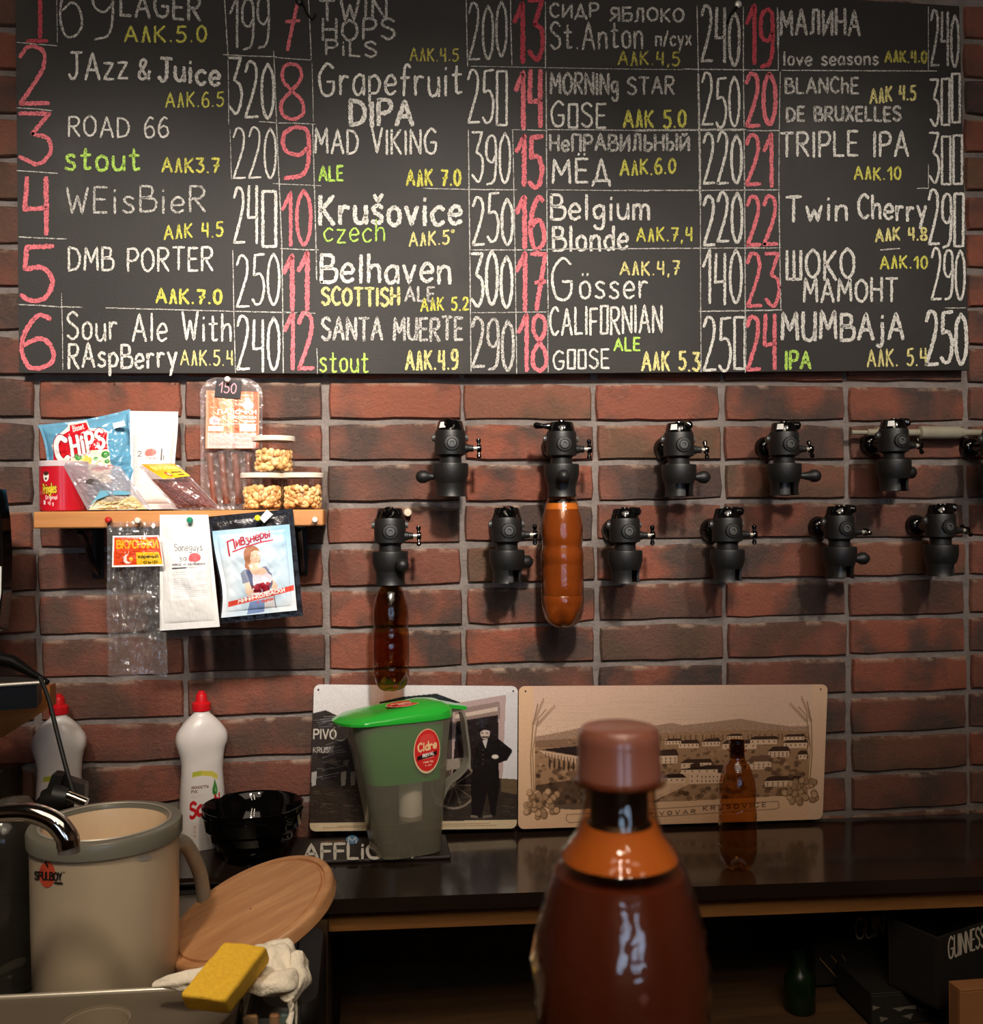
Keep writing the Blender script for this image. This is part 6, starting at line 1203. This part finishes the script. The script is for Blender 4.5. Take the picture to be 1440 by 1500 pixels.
# clear cup on the ledge
cpz = PC(140, 1496, .93); t = thing('clear_cup', 'clear plastic cup seen from above at the bottom left edge of the photo', 'cup', (cpz.x, cpz.y, zl))
hc = max(.02, cpz.z-zl); m_cup = film('cup_plastic', (.92, .9, .86), .05, haze=.3, hazecol=(220, 200, 170), refl=2.0)
rcp = 47*.93/F
obj('cup_wall', MB().lathe([(.0002, .0006), (rcp*.8, .0006), (rcp*.84, .004), (rcp*.98, hc-.003), (rcp*1.03, hc-.002), (rcp*1.03, hc), (rcp*.99, hc)], 44), m_cup, t)
# round wooden board leaning on the black bin
m_bw = M_wood('board_wood', (176, 122, 80), (214, 162, 114), .42, (4, 26, 26))
Zb = 1.275; bcen = PC(366, 1329, Zb); vdir = ray(366, 1329).normalized(); sr = (RT-vdir*RT.dot(vdir)).normalized(); su = sr.cross(vdir).normalized()
if su.z < 0: su = -su
al = math.radians(28.5); majd = sr*math.cos(al)+su*math.sin(al); mind = -sr*math.sin(al)+su*math.cos(al)
nrm = (-vdir*.44+mind*.898).normalized(); Rb = 124*Zb/F*1.02
e2 = nrm.cross(majd).normalized(); rotm = Matrix((majd, e2, nrm)).transposed()
t = thing('cutting_board', 'round light wooden cutting board with a juice groove leaning over the sink corner', 'cutting board', tuple(bcen)); t.rotation_euler = rotm.to_euler()
th_ = .020
obj('board', MB().lathe([(.0002, 0), (Rb*.865, 0), (Rb*.875, -.0030), (Rb*.89, -.0038), (Rb*.905, -.0030), (Rb*.915, 0), (Rb*.975, 0), (Rb*.995, -.002), (Rb, -.005), (Rb, -th_+.003), (Rb-.003, -th_), (.0002, -th_)], 90), m_bw, t)
obj('knot', MB().lathe([(.0002, .0002), (.0012, .0002), (.0014, 0)], 10, (.0, -.004, 0)), M('knot_brown', (96, 52, 30), .6), t)
# dark bin with a rounded corner standing beside the counter front
bx0, bx1 = PC(385, 1400, 1.28).x, PC(471, 1400, 1.28).x
t = thing('black_bin', 'glossy black rounded bin standing against the counter end', 'bin', ((bx0+bx1)/2, -(1.813-1.36)*1.0, 0)); by0, by1 = -.585, fy(bx1)-.022
t.location.y = (by0+by1)/2; hw, hd = (bx1-bx0)/2, (by1-by0)/2
def rr(hw_, hd_, r_, z, n=8):
    o_ = []
    for (sx, sy, a0) in ((1, 1, 0), (-1, 1, 90), (-1, -1, 180), (1, -1, 270)):
        for i in range(n+1): a = math.radians(a0+90*i/n); o_.append((sx*(hw_-r_)+r_*math.cos(a), sy*(hd_-r_)+r_*math.sin(a), z))
    return o_
BT = .862
m_bin = M('bin_black', (14, 12, 10), .5, bmp=.0004, bs=12)
obj('body', loft([rr(hw*.86, hd*.9, .03, .003), rr(hw*.95, hd*.96, .035, .45), rr(hw, hd, .04, BT-.03)], cap0=True, cap1=True), m_bin, t)
obj('lid', loft([rr(hw*1.01, hd*1.01, .04, BT-.029), rr(hw*1.02, hd*1.02, .04, BT-.022), rr(hw*1.0, hd*1.0, .04, BT-.008), rr(hw*.9, hd*.93, .035, BT)], cap0=True, cap1=True), m_bin, t)
# glass beaker with brushes, cloth, sponge
Zg = 1.065; gj = PC(397, 1470, Zg); gR = 44*Zg/F; gz0 = gj.z-.16
t = thing('glass_beaker', 'glass beaker under the white cloth, holding two brushes', 'beaker', (gj.x, gj.y, gz0))
obj('beaker_wall', MB().lathe([(.0002, .001), (gR-.003, .001), (gR, .006), (gR, .158), (gR-.001, .16), (gR-.0025, .158), (gR-.0025, .006), (.0002, .005)], 40), film('beaker_glass', (.90, .92, .88), .04, haze=.08), t)
st2 = thing('beaker_stand', 'dark shelf under the glass beaker beside the ledge', 'stand', (gj.x, gj.y, 0)); obj('stand_post', MB().box((0, 0, gz0/2-.0005), (.05, .05, gz0-.001), .002), m_void, st2)
for dx, col, lb, w_ in ((-.018, (196, 150, 104), 'pale wooden brush handle in the beaker under the cloth', .0085), (.004, (176, 120, 76), 'brown wooden brush handle in the beaker under the cloth', .006), (.016, (92, 120, 116), 'teal plastic brush handle in the beaker under the cloth', .009)):
    tt = thing('brush', lb, 'brush', (gj.x+dx, gj.y-.012, gz0+.007)); obj('handle', MB().box((0, 0, .074), (w_*1.8, .007, .148), .002, rot=Matrix.Rotation(dx*2.0, 3, 'Y')), M('brush_%d' % col[0], col, .5, var=.15), tt)
def blob(pts, radii, flat, seed, seg=28, n=7):
    sp = catmull(pts, n); m_ = len(sp); rs = np.interp(np.linspace(0, 1, m_), np.linspace(0, 1, len(radii)), radii); vs = []; fs = []
    for i, p in enumerate(sp):
        tg = (sp[min(i+1, m_-1)]-sp[max(i-1, 0)]).normalized(); u = tg.cross(Vector((0, 0, 1))).normalized(); w = u.cross(tg).normalized()
        for k in range(seg):
            a = 2*PI*k/seg; q_ = math.sin(a*3+i*.35+seed)*.10+math.sin(a*5-i*.22+seed*2)*.07+math.sin(i*.8+a*2+seed)*.06; rr_ = rs[i]*(1+q_)
            vs.append(p+u*rr_*math.cos(a)+w*rr_*math.sin(a)*flat)
    for i in range(m_-1):
        for k in range(seg): fs.append((i*seg+k, i*seg+(k+1) % seg, (i+1)*seg+(k+1) % seg, (i+1)*seg+k))
    fs.append(tuple(range(seg))[::-1]); fs.append(tuple((m_-1)*seg+k for k in range(seg))); return vs, fs
rg = MB(); v_, f_ = blob([PC(226, 1442, 1.06), PC(262, 1436, 1.055), PC(310, 1432, 1.06), PC(352, 1424, 1.075), PC(392, 1418, 1.09), PC(420, 1414, 1.10), PC(438, 1418, 1.10)], [.004, .011, .017, .022, .030, .026, .012], .75, 1.3, 40, 9); rg.add(v_, f_)
v_, f_ = blob([PC(372, 1410, 1.11), PC(395, 1396, 1.115), PC(418, 1395, 1.12), PC(432, 1400, 1.12)], [.008, .014, .016, .006], .8, 4.1, 30); rg.add(v_, f_)
v_, f_ = blob([PC(428, 1412, 1.10), PC(431, 1436, 1.08), PC(424, 1458, 1.05), PC(426, 1468, 1.045)], [.018, .016, .009, .003], 1.0, 2.2, 24); rg.add(v_, f_)
v_, f_ = blob([PC(352, 1440, 1.05), PC(385, 1444, 1.045), PC(412, 1440, 1.05), PC(425, 1432, 1.07)], [.004, .012, .014, .012], .8, 3.0, 26); rg.add(v_, f_)
v_, f_ = blob([PC(424, 1462, 1.045), PC(427, 1480, 1.045), PC(424, 1498, 1.04), PC(421, 1506, 1.04)], [.004, .0025, .0035, .0015], 1, 1, 10); rg.add(v_, f_)
v_, f_ = blob([PC(431, 1450, 1.06), PC(433.5, 1475, 1.055), PC(433, 1512, 1.05)], [.003, .0016, .0012], 1, 1, 8); rg.add(v_, f_)
ro = thing('cloth', 'crumpled white cloth draped over the beaker under the yellow sponge', 'cloth', tuple(PC(380, 1440, 1.06)))
rg.v = [tuple(p) for p in rel(ro, rg.v)]; obj('cloth_fabric', rg, M('white_cloth', (246, 236, 216), .9, var=.06, bmp=.006, bs=45, bd=6), ro)
A4, B4, C4, D4 = PC(329, 1378, 1.035), PC(391, 1386, 1.045), PC(330, 1466, .965), PC(263, 1457, .955)
dn = PC(337.5, 1487, .985)-C4
so = thing('sponge', 'bright yellow rectangular sponge lying tilted on the white cloth', 'sponge', tuple((A4+C4)/2+dn/2))
nx_, ny_, nz_ = 14, 22, 6; vs = {}; mbs = MB()
def spt(u, v, w): return (A4*(1-u)+B4*u)*(1-v)+(D4*(1-u)+C4*u)*v+dn*w
def sface(f, na, nb_):
    g = [[f(i/na, j/nb_) for i in range(na+1)] for j in range(nb_+1)]; mbs.add([p for r_ in g for p in r_], [(j*(na+1)+i, j*(na+1)+i+1, (j+1)*(na+1)+i+1, (j+1)*(na+1)+i) for j in range(nb_) for i in range(na)])
c0 = (A4+C4)/2+dn/2
def rnd(u, v, w):
    p = spt(u, v, w); ex = sum(1 for t_ in (u, v, w) if t_ in (0, 1)); n3 = math.sin(p.x*210)*math.sin(p.z*190+p.y*160)*.0006
    q_ = p+(p-c0).normalized()*n3
    return c0+(q_-c0)*(1-.025*max(0, ex-1))
sface(lambda a, b_: rnd(a, b_, 0), nx_, ny_); sface(lambda a, b_: rnd(a, b_, 1), nx_, ny_)
sface(lambda a, b_: rnd(a, 1, b_), nx_, nz_); sface(lambda a, b_: rnd(a, 0, b_), nx_, nz_); sface(lambda a, b_: rnd(1, a, b_), ny_, nz_); sface(lambda a, b_: rnd(0, a, b_), ny_, nz_)
mbs.v = [tuple(p) for p in rel(so, mbs.v)]
mso = mesh_of('foam', mbs, M('yellow_foam', (255, 196, 54), .9, var=.12, vs_=260, bmp=.0012, bs=700, sss=.15))
import bmesh as _bm
b_ = _bm.new(); b_.from_mesh(mso); _bm.ops.remove_doubles(b_, verts=b_.verts, dist=.0002); _bm.ops.recalc_face_normals(b_, faces=b_.faces); b_.to_mesh(mso); b_.free()
obj('foam', mso, None, so)
# ------------------------------------------------------------------ left edge
Zt = 1.47; tc_ = PC(66, 997, Zt); tl_ = PC(-120, 1030, Zt-.04)
t = thing('card_terminal_tray', 'black electronic tray with a silver front edge at the left of the photo', 'tray', ((tc_.x+tl_.x)/2, (tc_.y+tl_.y)/2+.06, tc_.z))
rl = lambda px, py, Z: PC(px, py, Z)-t.location
def flat(pts, z, h): return MB().prism([(p.x-t.location.x, p.y-t.location.y, z-t.location.z) for p in pts], (0, 0, h))
cA = tc_; cB = PC(-120, 1026, Zt-.06); cC = cB+Vector((0, .09, 0)); cD = cA+Vector((-.02, .05, 0))
zt_ = tc_.z
obj('top_plate', flat([cA, cB, cC, cD], zt_-.004, .004), M('tray_grey', (64, 60, 56), .5, var=.2), t)
obj('silver_edge', MB().tube([(cA.x-t.location.x, cA.y-t.location.y-.002, -.002), (cB.x-t.location.x, cB.y-t.location.y-.002, -.002)], .0028, 10), m_steel, t)
cE = cA+Vector((-.012, 0, 0)); obj('case', flat([cE, cB, cC, cD], zt_-.040, .035), m_black_metal, t)
obj('arm', MB().tube([rl(70, 1000, Zt+.01), rl(45, 985, Zt+.02), rl(20, 970, Zt+.03), rl(-15, 962, Zt+.03), rl(-60, 958, Zt+.03)], [.004, .006, .010, .012, .012], 12), m_black_metal, t)
ws = thing('side_shelf', 'orange-brown wooden wedge bracket under the black tray', 'bracket', tuple(PC(20, 1050, Zt+.09)))
wp = [PC(x, y, Zt+.085) for x, y in ((-140, 1040), (73, 1005), (74, 1036), (-140, 1170))]
obj('wedge', MB().prism(rel(ws, wp), (0, .03, 0)), M_wood('orange_wood', (158, 92, 40), (196, 124, 62), .45, (4, 30, 30)), ws)
cbp = catmull([PC(58, 992, 1.44), PC(66, 1010, 1.43), PC(73, 1030, 1.42), PC(84, 1075, 1.40), PC(97, 1125, 1.38), PC(107, 1160, 1.36), PC(112, 1172, 1.35)], 6)
tc2 = thing('power_cable', 'thick black cable running down from the tray past the dish soap', 'cable', tuple(cbp[0])); obj('cable', MB().tube(rel(tc2, cbp), .0032, 10), m_knob, tc2)
# dark clamp with a chrome barrel behind the washer
ck = PC(88, 1165, 1.36); t = thing('mixer_clamp', 'dark plastic clamp with a short chrome barrel behind the glass washer', 'clamp', tuple(ck)); q_ = lambda x, y, z=1.36: PC(x, y, z)-ck
m_smoke = M('smoky_plastic', (58, 54, 52), .3)
obj('jaw', MB().prism([q_(44, 1180), q_(62, 1163), (q_(76, 1160)), (q_(90, 1182)), (q_(84, 1200)), (q_(44, 1200))], (0, .03, 0)), m_gloss, t)
obj('arm', MB().prism([q_(66, 1162), q_(76, 1135), q_(92, 1137), q_(84, 1166)], (0, .025, 0)), m_knob, t)
obj('hood', MB().prism([q_(88, 1138, 1.38), q_(124, 1150, 1.38), q_(124, 1172, 1.38), q_(84, 1166, 1.38)], (0, .02, 0)), m_smoke, t)
obj('grip', MB().tube([q_(66, 1172), q_(84, 1167), q_(102, 1168)], [.014, .018, .012], 18), m_knob, t)
obj('chrome_barrel', MB().tube([q_(99, 1165, 1.35), q_(112, 1170, 1.35), q_(127, 1176, 1.35)], .0068, 20), m_chr, t)
obj('pole', MB().tube([(0.0, .03, -.02), (0.0, .03, CT-ck.z+.002)], .010, 14), m_black_metal, t)
# tall smoky container at the left edge, rag inside
Zj = 1.24; j0 = PC(8, 1400, Zj); t = thing('plastic_jug', 'tall smoky translucent plastic canister at the left edge beside the washer', 'canister', (j0.x, j0.y, .8745)); jr = 40*Zj/F; jh = PC(8, 1195, Zj).z-.8745
obj('canister_wall', MB().lathe([(.0002, .001), (jr-.004, .001), (jr, .006), (jr, jh-.03), (jr*.9, jh-.012), (jr*.6, jh), (.0002, jh+.002)], 48), film('smoky_wall', (.34, .34, .30), .15, haze=.35, hazecol=(88, 84, 74)), t)
obj('lid_knob', MB().lathe([(.010, jh), (.022, jh+.004), (.023, jh+.012), (.018, jh+.020), (.0002, jh+.024)], 28, (.012, 0, 0)), film('knob_smoke', (.5, .5, .46), .2, haze=.5, hazecol=(120, 114, 104)), t)
tt = thing('rag', 'small grey-white rag lying in the smoky canister', 'rag', (j0.x, j0.y, .8745+.02)); v_, f_ = blob([(-.02, -.012, .0), (0, -.016, .010), (.018, -.012, .016), (.024, -.004, .018)], [.004, .008, .009, .004], .8, 2.0, 20); obj('rag_fabric', MB().add(v_, f_), M('grey_rag', (170, 164, 156), .9), tt)
t = thing('back_jar', 'tall olive translucent jar standing behind the faucet at the left edge', 'jar', tuple(PZ(2, 1262, .8745))); jr2 = 34*1.45/F; jh2 = .165
obj('jar_wall', MB().lathe([(.0002, .001), (jr2, .001), (jr2, jh2-.01), (jr2-.003, jh2), (.0002, jh2+.001)], 40), film('olive_wall', (.42, .40, .30), .2, haze=.45, hazecol=(74, 68, 50)), t)
# monitor edge
Zm = 1.55; m0 = PC(-42, 815, Zm); t = thing('screen', 'black screen edge with a white label at the left edge of the photo', 'screen', tuple(m0)); q_ = lambda x, y, z=Zm: PC(x, y, z)-m0
ls = [q_(x, y) for x, y in ((-120, 700), (-4, 716), (2, 760), (5, 810), (4, 870), (-2, 925), (-120, 940))]; obj('housing', MB().prism(ls, (0, .04, 0)), m_gloss, t)
obj('label', MB().prism([q_(x, y, Zm-.003) for x, y in ((-30, 826), (2, 830), (1.5, 870), (-3, 892), (-30, 892))], (0, .002, 0)), m_stick, t)
obj('stand', MB().tube([(-.02, .02, -.12), (-.02, .02, zt_-m0.z+.004)], .012, 12), m_black_metal, t)
# ------------------------------------------------------------------ under the counter, right
m_box = M('black_carton', (34, 30, 27), .6, var=.1); m_line = M('gold_line', (190, 146, 96), .6)
def carton(ex, ez, rotdeg, size, z0, label, cat='box', mat=None, name='carton', lid=True):
    t_ = thing(name, label, cat, (ex, ez, z0), math.radians(rotdeg)); w_, d_, h_ = size; wl = .004
    obj('wall', MB().box((0, -d_/2+wl/2, h_/2), (w_, wl, h_), .0008), mat or m_box, t_); obj('wall', MB().box((0, d_/2-wl/2, h_/2), (w_, wl, h_), .0008), mat or m_box, t_)
    obj('wall', MB().box((-w_/2+wl/2, 0, h_/2), (wl, d_-2*wl, h_), .0008), mat or m_box, t_); obj('wall', MB().box((w_/2-wl/2, 0, h_/2), (wl, d_-2*wl, h_), .0008), mat or m_box, t_)
    obj('base', MB().box((0, 0, .002), (w_, d_, .004)), mat or m_box, t_)
    if lid: obj('lid', MB().box((0, 0, h_+.002), (w_, d_, .004), .0008), mat or m_box, t_)
    return t_
LS = .6115
# carton with the patterned print, lowest right: stands on the shelf
def at_d(px, d): return P(px, 1440, d).x
xa, xb = at_d(1276, .27), at_d(1381, .27); kz = P(1328, 1452, .27).z; wq = xb-xa
b1 = carton((xa+xb)/2, -.21, 0, (wq, .12, kz-LS-.004), LS, 'dark carton with pale leaf shapes printed on it beneath the black display box')
cvq = Cv(104, 90, (40, 37, 34))
for p_ in ([(50, 2), (72, 0), (68, 14), (60, 6)], [(0, 26), (12, 34), (0, 42)], [(30, 40), (46, 38), (66, 34), (64, 48), (48, 44), (40, 52)], [(66, 40), (80, 50), (82, 60), (70, 54)], [(76, 2), (90, 0), (84, 8)], [(10, 62), (24, 70), (12, 80)], [(44, 66), (60, 60), (56, 78)]): cvq.poly(p_, (128, 120, 110))
cvq.line([(66, 0), (66, 90)], 1.2, (30, 26, 24))
U, V = np.meshgrid(np.linspace(xa+.002, xb-.002, 104), np.linspace(kz-.005, max(LS+.002, kz-.095), 90)); grid_obj('leaf_print', np.stack([U, 0*U-.2706, V], -1), M_print('leaf_print_mat', .6), b1, cvq.a)
# display box B (rotated, corner towards the viewer) on top of it
zB0 = kz+.0006; cn = P(1374, 1440, .335); zBt = P(1374, 1374, .335).z; sz = .095; sw = .155; rot = 22
R3 = Matrix.Rotation(math.radians(rot), 3, 'Z'); cor = R3 @ Vector((-sw/2, -sz/2, 0)); hB = max(.05, zBt-zB0)
B = carton(cn.x-cor.x, cn.y-cor.y, rot, (sw, sz, hB), zB0, 'black open display box with cream lettering, its corner pointing at the viewer', lid=False)
obj('lettering', ribbons([[(p[0]*.001, p[1]*.001) for p in pl] for pl in layout('GUINNESS', 26, 118, -hB*1000+5, -hB*1000+39, 0, 1.5)], .0036, lambda x, y: Vector((-sw/2+x, -sz/2-.0006, -y)), 0, .004), m_cream, B)
# left display box A, further back
xA0, xA1 = at_d(1196, .135), at_d(1300, .135); hA = min(P(1250, 1340, .135).z, .845)-LS; wA = xA1-xA0
Bx = carton((xA0+xA1)/2, -.080, 0, (wA, .10, hA), LS, 'black display box with cream lettering standing deep in the shade under the counter', lid=False)
lA = (at_d(1256, .135)-(xA0+xA1)/2)*1000
obj('lettering', ribbons([[(p[0]*.001, p[1]*.001) for p in pl] for pl in layout('GUIN', lA, wA*500-4, -hA*1000+9, -hA*1000+46, -.05, 1.3)], .0034, lambda x, y: Vector((x, -.0506, -y)), 0, .004), M('dim_print', (236, 222, 200), .6), Bx)
gline = lambda pts: obj('gold_line', ribbons([[((x), (y)) for x, y in pts]], .0012, lambda x, y: Vector((x, -.0508, y)), 0, .01), m_line, Bx)
gx = -wA/2+.008; gline([(gx, hA-.075), (gx+.035, hA-.115), (gx+.07, hA-.16)]); gline([(gx+.022, hA-.072), (gx+.045, hA-.10), (gx+.047, hA-.13)]); gline([(gx+.042, hA-.072), (gx+.058, hA-.095), (gx+.060, hA-.16)]); gline([(gx+.047, hA-.128), (gx+.059, hA-.128)])
obj('round_stud', MB().lathe([(.005, -.0506), (.005, -.0525), (.0002, -.0535)], 16, (at_d(1287, .135)-(xA0+xA1)/2, 0, P(1287, 1427, .135).z-LS), 'y'), m_cream, Bx)
# brown carton, bottom right
LSF = .30; xc0 = P(1406, 1446, .40).x; bw = .20; cz1 = P(1406, 1450, .40).z
bb = carton(xc0+bw/2, -.385, 0, (bw, .03, cz1-LSF-.004), LSF, 'plain brown cardboard box at the bottom right corner', mat=M('cardboard', (168, 112, 66), .8, var=.08, vs_=20), name='cardboard_box')
sb_ = thing('low_crate', 'dark plinth carrying the brown cardboard box', 'plinth', (bb.location.x, bb.location.y, 0)); obj('plinth_block', MB().box((0, 0, LSF/2-.0005), (bw, .03, LSF-.001), .002), m_void, sb_)
# green bottle in the shade
g0 = P(1172, 1500, .20); t = thing('green_bottle', 'dark green glass bottle standing in the shade under the counter', 'bottle', (g0.x, g0.y, LS))
gh_ = min(.20, P(1190, 1395, .20).z-LS)
obj('bottle_glass', MB().lathe([(.0002, .001), (.024, .001), (.026, .004), (.026, gh_*.55), (.020, gh_*.68), (.0115, gh_*.8), (.0105, gh_*.97), (.012, gh_*.98), (.012, gh_)], 36), M('green_glass', (14, 34, 10), .25), t)
